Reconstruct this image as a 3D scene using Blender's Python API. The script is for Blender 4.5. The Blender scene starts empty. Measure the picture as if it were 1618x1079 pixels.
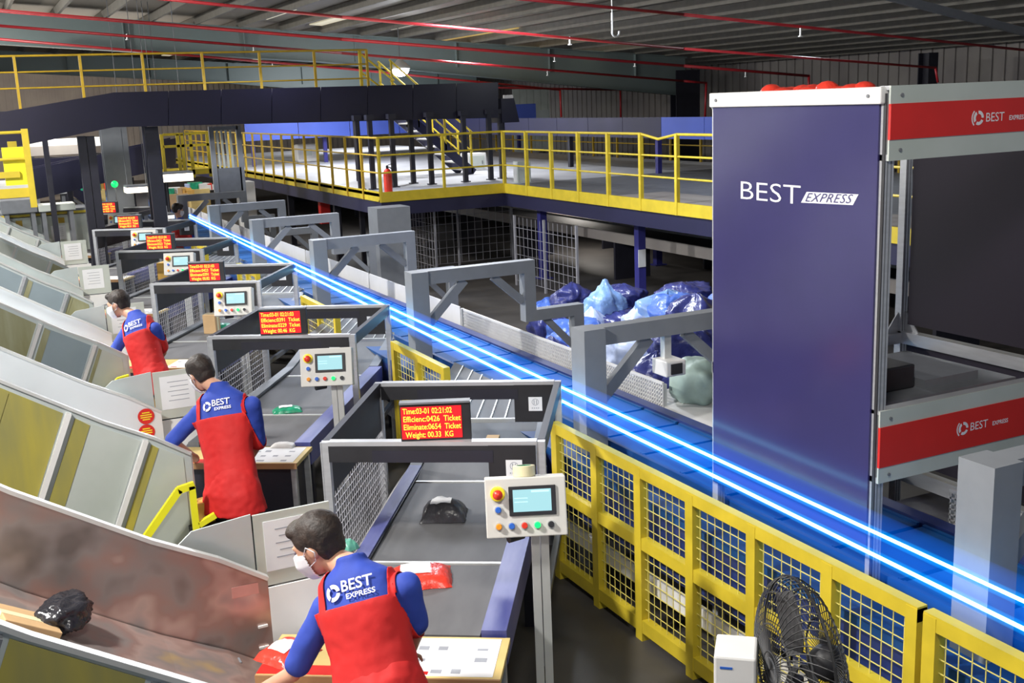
import bpy, bmesh, math, random
from mathutils import Vector, Matrix, noise
from mathutils.bvhtree import BVHTree
PI = math.pi
S = bpy.context.scene
COL = S.collection
rnd = random.Random(7)

# ------------------------------------------------------------------ camera, world, light, exposure
F_PX, PITCH, ROLL, YAW = 1750.0, math.radians(12.3), math.radians(2.3), math.radians(25.7)
CAM = Vector((0, 0, 3.5))
fwd = Vector((math.sin(YAW)*math.cos(PITCH), math.cos(YAW)*math.cos(PITCH), -math.sin(PITCH)))
rgt = Vector((math.cos(YAW), -math.sin(YAW), 0)); upv = rgt.cross(fwd)
RX = rgt*math.cos(ROLL) - upv*math.sin(ROLL)
UX = upv*math.cos(ROLL) + rgt*math.sin(ROLL)
cd = bpy.data.cameras.new('camera'); cam = bpy.data.objects.new('camera', cd); COL.objects.link(cam)
cd.sensor_width = 36.0; cd.lens = F_PX/1618*36.0; cd.clip_end = 300
m = Matrix((RX, UX, -fwd)).transposed().to_4x4(); m.translation = CAM
cam.matrix_world = m
S.camera = cam
S.view_settings.view_transform = 'Standard'; S.view_settings.look = 'None'
S.view_settings.gamma = 1; S.view_settings.use_curve_mapping = False
S.view_settings.exposure = -0.1
w = bpy.data.worlds.new('hall_air'); S.world = w; w.use_nodes = True
bg = w.node_tree.nodes['Background']; bg.inputs[0].default_value = (0.62, 0.70, 0.85, 1); bg.inputs[1].default_value = 0.40

def area(name, loc, size, power, color=(1, 1, 1), target=None, shape='SQUARE', sy=None, spread=None):
    ld = bpy.data.lights.new(name, 'AREA'); ld.size = size; ld.energy = power; ld.color = color
    if sy: ld.shape = 'RECTANGLE'; ld.size_y = sy
    if spread: ld.spread = spread
    o = bpy.data.objects.new(name, ld); COL.objects.link(o); o.location = loc
    if target is not None:
        o.rotation_euler = (Vector(target)-Vector(loc)).to_track_quat('-Z', 'Y').to_euler()
    return o
# high bay lamps over the chutes and work stations (key light from above left)
for i, y in enumerate((4.6, 12.0, 19.5, 27.0)):
    area('high_bay_light', (-1.6, y+0.6, 5.35), 0.40, 520 if i == 0 else 600, (1.0, 0.97, 0.92), (1.3, y+0.2, 0.8))
# lamps over the mezzanine and the far end of the hall, with added fills
area('mezzanine_light', (10.5, 24, 4.7), 0.5, 230, (0.95, 0.97, 1), (10, 23.5, 1.8))
area('mezzanine_light', (9.3, 30, 4.6), 0.5, 290, (0.95, 0.97, 1), (9, 30, 1.8))
area('mezzanine_light', (13.0, 15, 4.6), 0.5, 70, (0.9, 0.95, 1), (12, 15, 1.8))
area('far_hall_light', (3.0, 37, 4.8), 2.5, 600, (1.0, 0.95, 0.85), (3, 37, 0))
area('far_wall_fill', (3.0, 52, 3.2), 2.5, 700, (1.0, 0.86, 0.70), (3, 64, 3.5))  # added fill to brighten the dark far wall, no lamp there
area('far_hall_light', (14.0, 40, 4.2), 2.5, 350, (0.95, 0.97, 1), (14, 44, 1))
area('under_deck_fill', (9.0, 29, 1.5), 0.8, 40, (0.95, 0.97, 1), (9.5, 29, 0))  # added fills that lift the darkness below the deck, no lamps there
area('under_deck_fill', (12.5, 22, 1.5), 0.8, 40, (1.0, 0.93, 0.85), (12.5, 22, 0))
area('roof_bounce_fill', (6.0, 16, 3.9), 5.0, 150, (1.0, 0.92, 0.80), (6.0, 16, 7))  # added upward fills standing in for light bounced onto the roof
area('roof_bounce_fill', (3.0, 33, 3.9), 5.0, 200, (1.0, 0.92, 0.80), (3.0, 33, 7))
# light over the bag pile and the sorter
area('sorter_light', (6.0, 13.5, 4.9), 0.8, 360, (0.85, 0.90, 1.0), (7.4, 12.0, 0.3))
area('sorter_light', (5.6, 21.5, 4.9), 0.8, 260, (0.80, 0.86, 1.0), (5.0, 20.0, 0.9))
# lamp over the aisle in front of the scan tunnel
area('aisle_light', (1.0, 1.5, 5.4), 0.7, 150, (1.0, 0.96, 0.88), (3.9, 4.2, 1.5))

# ------------------------------------------------------------------ helpers
def ray(x, y): return RX*((x-809)/F_PX) - UX*((y-539.5)/F_PX) + fwd
def pX(x, y, v): d = ray(x, y); return CAM + d*(v/d.x)
def pY(x, y, v): d = ray(x, y); return CAM + d*(v/d.y)
def pZ(x, y, v): d = ray(x, y); return CAM + d*((v-CAM.z)/d.z)
def pD(x, y, v): return CAM + ray(x, y)*v

def mat(name, color, rough=0.6, metal=0.0, emit=None, es=1.0, var=0.12, scale=6.0, spec=0.5, bump=0.0, color2=None, stretch=None, coat=0.0):
    m = bpy.data.materials.new(name); m.use_nodes = True
    nt = m.node_tree; N = nt.nodes; L = nt.links; b = N['Principled BSDF']
    b.inputs['Roughness'].default_value = rough; b.inputs['Metallic'].default_value = metal
    b.inputs['Specular IOR Level'].default_value = spec
    if coat: b.inputs['Coat Weight'].default_value = coat; b.inputs['Coat Roughness'].default_value = 0.12
    if emit is not None:
        b.inputs['Emission Color'].default_value = (*emit, 1); b.inputs['Emission Strength'].default_value = es
        b.inputs['Base Color'].default_value = (*color, 1)
        return m
    tc = N.new('ShaderNodeTexCoord'); mp = N.new('ShaderNodeMapping'); L.new(tc.outputs['Object'], mp.inputs[0])
    if stretch: mp.inputs['Scale'].default_value = stretch
    nz = N.new('ShaderNodeTexNoise'); nz.inputs['Scale'].default_value = scale; nz.inputs['Detail'].default_value = 4
    L.new(mp.outputs[0], nz.inputs[0])
    rp = N.new('ShaderNodeValToRGB'); L.new(nz.outputs['Fac'], rp.inputs[0])
    c = color; c2 = color2 if color2 else tuple(min(1, v*(1+var)) for v in c)
    c1 = tuple(v*(1-var) for v in c) if not color2 else c
    rp.color_ramp.elements[0].position = 0.3; rp.color_ramp.elements[1].position = 0.7
    rp.color_ramp.elements[0].color = (*c1, 1); rp.color_ramp.elements[1].color = (*c2, 1)
    L.new(rp.outputs[0], b.inputs['Base Color'])
    if bump:
        bp = N.new('ShaderNodeBump'); bp.inputs['Strength'].default_value = bump; bp.inputs['Distance'].default_value = 0.02
        L.new(nz.outputs['Fac'], bp.inputs['Height']); L.new(bp.outputs[0], b.inputs['Normal'])
    return m

M = {}
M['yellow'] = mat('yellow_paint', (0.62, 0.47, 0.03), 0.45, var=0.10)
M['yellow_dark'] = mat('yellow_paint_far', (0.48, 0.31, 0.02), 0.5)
M['yellow_wire'] = mat('yellow_wire', (0.78, 0.66, 0.16), 0.5)
M['yellow_bright'] = mat('bright_yellow_paint', (0.86, 0.80, 0.02), 0.5, var=0.05)
M['alu'] = mat('aluminium_profile', (0.52, 0.53, 0.56), 0.38, 0.45, var=0.08, stretch=(1, 1, 6))
M['alu_light'] = mat('pale_aluminium', (0.66, 0.67, 0.66), 0.4, 0.4, var=0.06)
M['steel'] = mat('brushed_steel', (0.62, 0.66, 0.68), 0.33, 0.85, var=0.10, scale=3, bump=0.05)
M['steel_pale'] = mat('pale_sheet_metal', (0.60, 0.66, 0.66), 0.42, 0.45, var=0.09, scale=2)
M['steel_white'] = mat('bright_sheet_metal', (0.74, 0.77, 0.80), 0.38, 0.35, var=0.05, scale=2)
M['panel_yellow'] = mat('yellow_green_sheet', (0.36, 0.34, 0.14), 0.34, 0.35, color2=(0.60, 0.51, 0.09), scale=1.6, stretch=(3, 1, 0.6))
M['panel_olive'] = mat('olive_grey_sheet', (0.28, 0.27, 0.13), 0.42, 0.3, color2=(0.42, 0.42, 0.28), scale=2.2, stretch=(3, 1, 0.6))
M['panel_grey'] = mat('grey_green_sheet', (0.50, 0.55, 0.50), 0.42, 0.25, color2=(0.60, 0.64, 0.60), scale=2)
M['panel_blue'] = mat('blue_grey_sheet', (0.30, 0.37, 0.41), 0.42, 0.3, var=0.08, scale=2)
M['rib_grey'] = mat('grey_paint', (0.16, 0.17, 0.19), 0.5)
M['black'] = mat('black_plastic', (0.02, 0.02, 0.024), 0.5, var=0.2)
M['rubber'] = mat('black_rubber', (0.035, 0.035, 0.038), 0.6)
M['belt'] = mat('grey_belt', (0.085, 0.085, 0.09), 0.62, color2=(0.13, 0.13, 0.135), scale=5, stretch=(1.0, 0.3, 1))
M['blue_rail'] = mat('worn_blue_rail', (0.045, 0.055, 0.23), 0.45, color2=(0.12, 0.13, 0.31), scale=4, stretch=(3, 0.5, 1))
M['rail_grey'] = mat('scuffed_grey_rail', (0.30, 0.30, 0.33), 0.5, color2=(0.42, 0.42, 0.44), scale=5, stretch=(3, 0.5, 1))
M['navy'] = mat('navy_sheet', (0.018, 0.018, 0.055), 0.45, var=0.15, scale=1)
M['navy_dark'] = mat('dark_navy_sheet', (0.010, 0.009, 0.022), 0.28, var=0.15, scale=1)
M['steel_dark'] = mat('dark_painted_steel', (0.018, 0.018, 0.03), 0.5)
M['blue_col'] = mat('blue_column_paint', (0.035, 0.035, 0.22), 0.45)
M['blue_sheet'] = mat('blue_sheet', (0.07, 0.12, 0.52), 0.45, var=0.08, scale=1)
M['frame_grey'] = mat('grey_frame_paint', (0.22, 0.235, 0.26), 0.5, var=0.06)
M['banner'] = mat('navy_vinyl', (0.036, 0.032, 0.115), 0.2, var=0.08, scale=1.2, bump=0.12, spec=0.5)
M['banner_dark'] = mat('dark_vinyl_back', (0.014, 0.008, 0.022), 0.7, var=0.1, scale=1)
M['red_panel'] = mat('red_panel', (0.60, 0.018, 0.014), 0.45, var=0.05)
M['white_paint'] = mat('white_paint', (0.72, 0.71, 0.70), 0.5, var=0.03)
M['white_letter'] = mat('white_lettering', (0.80, 0.80, 0.84), 0.6, var=0.02)
M['navy_letter'] = mat('navy_lettering', (0.045, 0.04, 0.15), 0.6, var=0.02)
M['paper'] = mat('white_paper', (0.78, 0.79, 0.82), 0.7, var=0.03)
M['ink'] = mat('grey_print', (0.33, 0.35, 0.40), 0.7)
M['ink_dark'] = mat('dark_print', (0.10, 0.08, 0.12), 0.7)
M['floor'] = mat('grey_floor', (0.050, 0.046, 0.044), 0.55, color2=(0.085, 0.078, 0.072), scale=1.5)
M['deck'] = mat('pale_deck_plate', (0.42, 0.43, 0.47), 0.5, color2=(0.55, 0.56, 0.60), scale=1.2)
M['concrete'] = mat('concrete_wall', (0.24, 0.22, 0.22), 0.7, color2=(0.32, 0.30, 0.28), scale=0.8)
M['roof'] = mat('roof_sheet', (0.15, 0.135, 0.115), 0.6, color2=(0.24, 0.215, 0.18), scale=0.6, stretch=(1, 0.25, 1))
M['purlin'] = mat('purlin_paint', (0.16, 0.15, 0.13), 0.6)
M['rafter'] = mat('green_grey_rafter', (0.17, 0.215, 0.215), 0.5, var=0.06, scale=0.7)
M['pipe'] = mat('red_pipe_paint', (0.33, 0.012, 0.018), 0.45)
M['cage_wire'] = mat('zinc_wire', (0.42, 0.42, 0.46), 0.45, 0.4)
M['skin'] = mat('skin', (0.56, 0.30, 0.20), 0.5, var=0.05)
M['hair'] = mat('black_hair', (0.012, 0.008, 0.007), 0.6, color2=(0.03, 0.018, 0.013), scale=30, bump=0.5)
M['mask'] = mat('white_face_mask', (0.75, 0.76, 0.80), 0.75, var=0.03)
M['shirt'] = mat('royal_blue_shirt', (0.022, 0.055, 0.36), 0.75, var=0.10, scale=8, bump=0.25)
M['vest'] = mat('red_apron', (0.56, 0.012, 0.012), 0.72, var=0.08, scale=6, bump=0.3)
M['trousers'] = mat('black_trousers', (0.012, 0.012, 0.016), 0.8)
M['tape'] = mat('cream_tape', (0.72, 0.66, 0.42), 0.35, var=0.04)
M['green_core'] = mat('green_core', (0.02, 0.22, 0.12), 0.6)
M['cardboard'] = mat('cardboard', (0.50, 0.33, 0.17), 0.75, var=0.08)
M['orange_box'] = mat('ochre_carton', (0.62, 0.36, 0.08), 0.75)
M['board_top'] = mat('yellowed_table_top', (0.66, 0.50, 0.20), 0.55, var=0.12, scale=4)
M['wood_edge'] = mat('table_edge_wood', (0.36, 0.20, 0.09), 0.6)
M['red_bag'] = mat('red_poly_bag', (0.72, 0.05, 0.03), 0.3, var=0.15, scale=12, bump=0.8)
M['green_bag'] = mat('green_poly_bag', (0.02, 0.30, 0.16), 0.3, var=0.3, scale=12, bump=0.8)
M['black_bag'] = mat('black_poly_bag', (0.022, 0.022, 0.028), 0.22, var=0.3, scale=12, bump=0.8)
M['grey_bag'] = mat('dark_grey_poly_bag', (0.06, 0.06, 0.07), 0.3, var=0.3, scale=12, bump=0.8)
M['mint_bag'] = mat('mint_mail_bag', (0.36, 0.47, 0.43), 0.5, var=0.12, scale=6, bump=0.6)
M['sack_blue'] = mat('blue_woven_sack', (0.055, 0.13, 0.50), 0.33, color2=(0.10, 0.20, 0.62), scale=7, bump=0.9)
M['sack_sky'] = mat('sky_blue_sack', (0.16, 0.32, 0.66), 0.3, color2=(0.30, 0.46, 0.78), scale=6, bump=0.9)
M['sack_navy'] = mat('navy_sack', (0.02, 0.025, 0.12), 0.28, color2=(0.05, 0.06, 0.24), scale=9, bump=0.9)
M['sack_pale'] = mat('pale_blue_sack', (0.40, 0.50, 0.76), 0.35, color2=(0.52, 0.60, 0.82), scale=6, bump=0.7)
M['led_red'] = mat('led_red_glow', (0.3, 0.0, 0.0), 0.5, emit=(1.0, 0.012, 0.02), es=1.25)
M['led_text'] = mat('led_yellow_text', (0.4, 0.2, 0.0), 0.5, emit=(1.0, 0.62, 0.05), es=2.2)
M['screen'] = mat('lit_screen', (0.02, 0.04, 0.05), 0.3, emit=(0.50, 0.90, 0.96), es=0.92)
M['screen_bar'] = mat('screen_bar', (0.3, 0.6, 0.8), 0.3, emit=(0.45, 0.80, 0.92), es=1.0)
M['lamp_green'] = mat('green_lamp', (0, 0.4, 0.1), 0.3, emit=(0.01, 0.85, 0.14), es=1.6)
M['btn_red'] = mat('red_button', (0.70, 0.04, 0.02), 0.35)
M['btn_blue'] = mat('blue_button', (0.03, 0.13, 0.55), 0.35)
M['btn_orange'] = mat('orange_button', (0.85, 0.32, 0.02), 0.35)
M['btn_yellow'] = mat('yellow_collar', (0.85, 0.70, 0.03), 0.4)
M['enclosure'] = mat('light_grey_enclosure', (0.62, 0.61, 0.58), 0.45, var=0.03)
M['neon'] = mat('neon_core', (0.6, 0.9, 1), 0.4, emit=(0.30, 0.80, 1.0), es=4.0)
M['lamp_white'] = mat('white_lamp_glass', (1, 1, 1), 0.4, emit=(0.95, 0.97, 1), es=30)
M['lamp_warm'] = mat('warm_lamp_panel', (1, 1, 1), 0.4, emit=(1.0, 0.86, 0.62), es=2.6)
M['lamp_soft'] = mat('soft_lamp_panel', (1, 1, 1), 0.4, emit=(1.0, 0.93, 0.80), es=1.1)
M['skylight'] = mat('skylight_sheet', (0.6, 0.6, 0.5), 0.5, emit=(1.0, 0.88, 0.62), es=0.45)
M['skylight_amber'] = mat('amber_skylight_sheet', (0.6, 0.5, 0.2), 0.5, emit=(1.0, 0.62, 0.16), es=0.35)
M['red_light_strip'] = mat('red_lit_strip', (0.5, 0.1, 0.1), 0.5, emit=(1.0, 0.10, 0.07), es=0.9)
M['green_sheet'] = mat('green_film', (0.12, 0.40, 0.30), 0.35, bump=0.5)
M['sticker'] = mat('faded_red_sticker', (0.55, 0.25, 0.22), 0.6)
# blue sorter deck
M['sorter'] = mat('blue_sorter_cover', (0.008, 0.055, 0.20), 0.5, color2=(0.012, 0.075, 0.25), scale=1.5, spec=0.3)
M['sorter_dark'] = mat('dark_blue_sorter_side', (0.018, 0.035, 0.16), 0.45)
M['tray'] = mat('sorter_tray', (0.005, 0.070, 0.25), 0.62, color2=(0.008, 0.095, 0.31), scale=2, spec=0.2)

def stained():
    m = bpy.data.materials.new('stained_reflecting_steel'); m.use_nodes = True
    nt = m.node_tree; N = nt.nodes; L = nt.links; b = N['Principled BSDF']
    b.inputs['Roughness'].default_value = 0.34; b.inputs['Metallic'].default_value = 0.6
    tc = N.new('ShaderNodeTexCoord'); nz = N.new('ShaderNodeTexNoise'); nz.inputs['Scale'].default_value = 2.3; nz.inputs['Detail'].default_value = 3
    L.new(tc.outputs['Object'], nz.inputs[0])
    rp = N.new('ShaderNodeValToRGB'); L.new(nz.outputs['Fac'], rp.inputs[0]); e = rp.color_ramp.elements
    e[0].position = 0.30; e[0].color = (0.20, 0.17, 0.16, 1)
    e[1].position = 0.70; e[1].color = (0.62, 0.47, 0.22, 1)  # yellow end paints a reflection in among the stains
    for p, c in ((0.40, (0.34, 0.30, 0.29)), (0.48, (0.40, 0.27, 0.24)), (0.54, (0.55, 0.42, 0.38)), (0.61, (0.38, 0.34, 0.33))):
        q = e.new(p); q.color = (*c, 1)
    L.new(rp.outputs[0], b.inputs['Base Color'])
    n2 = N.new('ShaderNodeTexNoise'); n2.inputs['Scale'].default_value = 14; L.new(tc.outputs['Object'], n2.inputs[0])
    bp = N.new('ShaderNodeBump'); bp.inputs['Strength'].default_value = 0.08; L.new(n2.outputs['Fac'], bp.inputs['Height']); L.new(bp.outputs[0], b.inputs['Normal'])
    return m
M['stained'] = stained()
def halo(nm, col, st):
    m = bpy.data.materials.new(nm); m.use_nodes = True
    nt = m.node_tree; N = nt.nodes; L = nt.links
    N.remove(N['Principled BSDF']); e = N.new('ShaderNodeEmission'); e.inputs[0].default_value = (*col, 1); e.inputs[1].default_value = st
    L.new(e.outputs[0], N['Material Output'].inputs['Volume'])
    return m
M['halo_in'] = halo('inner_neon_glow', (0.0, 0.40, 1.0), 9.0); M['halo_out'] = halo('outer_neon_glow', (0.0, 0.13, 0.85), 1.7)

class MB:
    def __init__(s): s.v = []; s.f = []
    def add(s, vs, fs):
        n = len(s.v); s.v += [tuple(v) for v in vs]; s.f += [tuple(i+n for i in f) for f in fs]; return s
    def box(s, x0, x1, y0, y1, z0, z1):
        vs = [(x, y, z) for z in (z0, z1) for y in (y0, y1) for x in (x0, x1)]
        return s.add(vs, [(0, 2, 3, 1), (4, 5, 7, 6), (0, 1, 5, 4), (2, 6, 7, 3), (0, 4, 6, 2), (1, 3, 7, 5)])
    def bar(s, a, b, wd, ht=None, up=(0, 0, 1)):
        a = Vector(a); b = Vector(b); ht = ht or wd; d = (b-a).normalized(); u = Vector(up)
        if abs(d.dot(u)) > 0.98: u = Vector((0, 1, 0))
        r = d.cross(u).normalized()*wd/2; t = r.cross(d).normalized()*ht/2
        vs = [p+i*r+j*t for p in (a, b) for j in (-1, 1) for i in (-1, 1)]
        return s.add(vs, [(0, 1, 3, 2), (4, 6, 7, 5), (0, 4, 5, 1), (2, 3, 7, 6), (0, 2, 6, 4), (1, 5, 7, 3)])
    def tube(s, a, b, r, n=10, r2=None):
        a = Vector(a); b = Vector(b); r2 = r if r2 is None else r2; d = (b-a).normalized(); u = Vector((0, 0, 1)) if abs(d.z) < 0.95 else Vector((1, 0, 0))
        x = d.cross(u).normalized(); y = x.cross(d)
        vs = [p + (x*math.cos(k*2*PI/n)+y*math.sin(k*2*PI/n))*q for p, q in ((a, r), (b, r2)) for k in range(n)]
        fs = [(k, (k+1) % n, n+(k+1) % n, n+k) for k in range(n)] + [tuple(range(n))[::-1], tuple(range(n, 2*n))]
        return s.add(vs, fs)
    def path(s, pts, r, n=8):
        for a, b in zip(pts[:-1], pts[1:]): s.tube(a, b, r, n)
        return s
    def prism(s, pts, ext):
        n = len(pts); e = Vector(ext); p = [Vector(q) for q in pts]
        return s.add(p+[q+e for q in p], [tuple(range(n))[::-1], tuple(range(n, 2*n))]+[(i, (i+1) % n, n+(i+1) % n, n+i) for i in range(n)])
    def lathe(s, prof, n=24, axis=None, org=(0, 0, 0)):
        o = Vector(org); A = axis or Matrix.Identity(3)
        vs = [o + A @ Vector((r*math.cos(k*2*PI/n), r*math.sin(k*2*PI/n), z)) for r, z in prof for k in range(n)]
        fs = [(i*n+k, i*n+(k+1) % n, (i+1)*n+(k+1) % n, (i+1)*n+k) for i in range(len(prof)-1) for k in range(n)]
        return s.add(vs, fs)
    def loft(s, secs, n=20, p=2.0):
        # sections: (centre, half-axis a, half-axis b)
        vs = []
        for c, a, b in secs:
            c, a, b = Vector(c), Vector(a), Vector(b)
            for k in range(n):
                t = 2*PI*k/n; ct, st = math.cos(t), math.sin(t)
                ct = math.copysign(abs(ct)**(2/p), ct); st = math.copysign(abs(st)**(2/p), st)
                vs.append(c+a*ct+b*st)
        q = len(secs)
        fs = [(i*n+k, i*n+(k+1) % n, (i+1)*n+(k+1) % n, (i+1)*n+k) for i in range(q-1) for k in range(n)]
        fs += [tuple(range(n))[::-1], tuple(range((q-1)*n, q*n))]
        return s.add(vs, fs)
    def ball(s, c, r, n=14, mrot=None):
        r = r if hasattr(r, '__len__') else (r, r, r); c = Vector(c); A = mrot or Matrix.Identity(3)
        vs = [c + A @ Vector((0, 0, r[2]))]
        for i in range(1, n):
            ph = PI*i/n
            for k in range(2*n):
                th = PI*k/n; vs.append(c + A @ Vector((r[0]*math.sin(ph)*math.cos(th), r[1]*math.sin(ph)*math.sin(th), r[2]*math.cos(ph))))
        vs.append(c + A @ Vector((0, 0, -r[2]))); K = 2*n; e = len(vs)-1
        fs = [(0, 1+k, 1+(k+1) % K) for k in range(K)]
        for i in range(n-2): fs += [(1+i*K+k, 1+(i+1)*K+k, 1+(i+1)*K+(k+1) % K, 1+i*K+(k+1) % K) for k in range(K)]
        fs += [(1+(n-2)*K+k, e, 1+(n-2)*K+(k+1) % K) for k in range(K)]
        return s.add(vs, fs)
    def caps(s, a, b, r1, r2, n=12):
        s.ball(a, r1, 8); s.ball(b, r2, 8); return s.tube(a, b, r1*0.995, 16, r2*0.995)
    def build(s, name, m, parent=None, smooth=False, bevel=0.0, xf=None):
        me = bpy.data.meshes.new(name); me.from_pydata(s.v, [], s.f); me.materials.append(M[m] if isinstance(m, str) else m)
        bm = bmesh.new(); bm.from_mesh(me); bmesh.ops.recalc_face_normals(bm, faces=bm.faces)
        if xf is not None: bm.transform(xf)
        bm.to_mesh(me); bm.free()
        if smooth: me.polygons.foreach_set('use_smooth', [True]*len(me.polygons))
        o = bpy.data.objects.new(name, me); COL.objects.link(o)
        if parent is not None: o.parent = parent
        if bevel:
            b = o.modifiers.new('bevel', 'BEVEL'); b.width = bevel; b.segments = 2; b.limit_method = 'ANGLE'
        return o

def tag(o, label, cat, group=None):
    o['label'] = label; o['category'] = cat
    if group: o['group'] = group
    return o
def struct(o): o['kind'] = 'structure'; return o
def thing(name, label, cat, loc=(0, 0, 0), rz=0.0, group=None):
    o = bpy.data.objects.new(name, None); COL.objects.link(o); o.location = loc; o.rotation_euler = (0, 0, rz)
    o.empty_display_size = 0.1
    return tag(o, label, cat, group)
KIDS = {}
def copy_tree(o, parent=None, loc=None):
    c = o.copy(); COL.objects.link(c)
    if parent is not None: c.parent = parent
    if loc is not None: c.location = loc
    for ch in [q for q in bpy.data.objects if q.parent == o]: copy_tree(ch, c)
    return c
def text_mesh(s, size, bold=0.0, shear=0.0, xscale=1.0, space=1.0, align='LEFT'):
    """vertices and faces of a line of text in the xy plane"""
    cu = bpy.data.curves.new('t', 'FONT'); cu.body = s; cu.size = size; cu.shear = shear; cu.space_character = space
    cu.offset = bold; cu.resolution_u = 3; cu.align_x = align; cu.extrude = 0.0
    o = bpy.data.objects.new('t', cu); COL.objects.link(o); bpy.context.view_layer.update()
    me = bpy.data.meshes.new_from_object(o.evaluated_get(bpy.context.evaluated_depsgraph_get()))
    vs = [Vector((v.co.x*xscale, v.co.y, 0)) for v in me.vertices]; fs = [tuple(p.vertices) for p in me.polygons]
    bpy.data.objects.remove(o); bpy.data.curves.remove(cu); bpy.data.meshes.remove(me)
    return vs, fs
def put_text(s, size, origin, xd, yd, name, m, parent, thick=0.0015, **k):
    vs, fs = text_mesh(s, size, **k); o = Vector(origin); xd = Vector(xd).normalized(); yd = Vector(yd).normalized(); nd = xd.cross(yd).normalized()
    mb = MB(); n = len(vs)
    P = [o+xd*v.x+yd*v.y for v in vs]
    mb.add([p+nd*thick for p in P], fs)
    return mb.build(name, m, parent)
def fit_text(s, wd, ht, origin, xd, yd, name, m, parent, thick=0.0015, **k):
    """a line of text stretched to a measured width and height"""
    vs, fs = text_mesh(s, 0.1, **k); x0 = min(v.x for v in vs); x1 = max(v.x for v in vs); y0 = min(v.y for v in vs); y1 = max(v.y for v in vs)
    o = Vector(origin); xd = Vector(xd).normalized(); yd = Vector(yd).normalized(); nd = xd.cross(yd).normalized(); mb = MB()
    mb.add([o+xd*((v.x-x0)/(x1-x0)*wd)+yd*((v.y-y0)/(y1-y0)*ht)+nd*thick for v in vs], fs)
    return mb.build(name, m, parent)
def flat_obj(mb, name, m, parent): return mb.build(name, m, parent)

ORD = ['nearest', 'second nearest', 'third nearest', 'fourth nearest', 'fifth nearest', 'sixth nearest', 'seventh nearest', 'eighth nearest']
# ------------------------------------------------------------------ building shell
def roof_z(x): return 6.32-0.073*x
mb = MB(); mb.box(-12, 24, -3, 64, -0.2, 0); struct(mb.build('floor', 'floor'))
mb = MB(); mb.prism([(-12, -3, roof_z(-12)), (24, -3, roof_z(24)), (24, -3, roof_z(24)+0.12), (-12, -3, roof_z(-12)+0.12)], (0, 67, 0))
struct(mb.build('ceiling', 'roof'))
mb = MB()
mb.box(-12, 24, 64, 64.2, 0, 7.4)
for k in range(120): mb.box(-12+k*0.3, -11.9+k*0.3, 63.95, 64.0, 0, roof_z(-12+k*0.3)-0.05)
struct(mb.build('wall_far', 'concrete'))
mb = MB(); mb.box(24, 24.2, -3, 64, 0, 4.7)
for k in range(130): mb.box(23.95, 24.0, 10+k*0.4, 10.12+k*0.4, 0, 4.45)
struct(mb.build('wall_right', 'concrete'))
mb = MB()
for k in range(30):
    x = 23.4-k*1.1; z = roof_z(x)
    mb.bar((x, -3, z-0.11), (x, 64, z-0.11), 0.07, 0.20)
o = struct(mb.build('trim_1', 'purlin'))       # purlins under the roof sheet
def rafter(y, n):
    mb = MB()
    for x0, x1, d0, d1 in ((-12, 9, 0.72, 0.72), (9, 20.9, 0.72, 1.15)):
        z0, z1 = roof_z(x0)-0.22, roof_z(x1)-0.22
        mb.prism([(x0, y-0.015, z0), (x1, y-0.015, z1), (x1, y-0.015, z1-d1), (x0, y-0.015, z0-d0)], (0, 0.03, 0))
        mb.prism([(x0, y-0.14, z0-d0), (x1, y-0.14, z1-d1), (x1, y-0.14, z1-d1-0.03), (x0, y-0.14, z0-d0-0.03)], (0, 0.28, 0))
        mb.prism([(x0, y-0.14, z0+0.03), (x1, y-0.14, z1+0.03), (x1, y-0.14, z1), (x0, y-0.14, z0)], (0, 0.28, 0))
    for x in range(-11, 20, 3): mb.box(x-0.01, x+0.01, y-0.12, y+0.12, roof_z(x)-0.9, roof_z(x)-0.22)
    struct(mb.build('trim_%d' % n, 'rafter'))
rafter(30, 2); rafter(46, 3)
def column(x, y, z1, name, m, label, wdt=0.32, z0=0):
    mb = MB(); mb.box(x-wdt/2, x+wdt/2, y-0.17, y-0.14, z0, z1); mb.box(x-wdt/2, x+wdt/2, y+0.14, y+0.17, z0, z1); mb.box(x-0.012, x+0.012, y-0.14, y+0.14, z0, z1)
    return tag(mb.build(name, m), label, 'column', None)
column(20.9, 30, 4.2, 'steel_column', 'steel_dark', 'tall dark roof column at the right end of the green-grey rafter', 0.9)
column(20.9, 20, 4.2, 'steel_column', 'steel_dark', 'thin dark roof column rising behind the top of the scan tunnel', 0.3)
# skylight strips let into the roof
for i, (px, py, ln, mm, wd_) in enumerate([(632, 42, 1.0, 'skylight', 0.25), (700, 20, 1.2, 'skylight', 0.2), (745, 58, 3.2, 'skylight_amber', 0.8), (835, 62, 2.6, 'skylight_amber', 0.8), (925, 72, 2.4, 'skylight', 0.7),
        (430, 22, 1.4, 'skylight', 0.45), (520, 34, 1.2, 'skylight', 0.35), (60, 62, 2.2, 'skylight', 0.8), (130, 66, 2.4, 'skylight', 0.8), (205, 72, 2.2, 'skylight', 0.7), (290, 76, 1.2, 'skylight', 0.4), (352, 82, 1.6, 'skylight', 0.35), (410, 94, 1.5, 'skylight', 0.35), (268, 86, 1.0, 'skylight', 0.3), (980, 95, 2.4, 'skylight', 0.5)]):
    d = ray(px, py); t = (6.30-CAM.z)/(d.z+0.073*d.x); q = CAM+d*t; q.z = 0; x, y = q.x, min(q.y, 60)
    mb = MB(); z = roof_z(x)-0.02
    mb.prism([(x-wd_/2, y-ln, roof_z(x-wd_/2)-0.03), (x+wd_/2, y-ln, roof_z(x+wd_/2)-0.03), (x+wd_/2, y-ln, roof_z(x+wd_/2)+0.0), (x-wd_/2, y-ln, roof_z(x-wd_/2)+0.0)], (0, 2*ln, 0))
    struct(mb.build('window_%d' % (i+1), mm))

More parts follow.
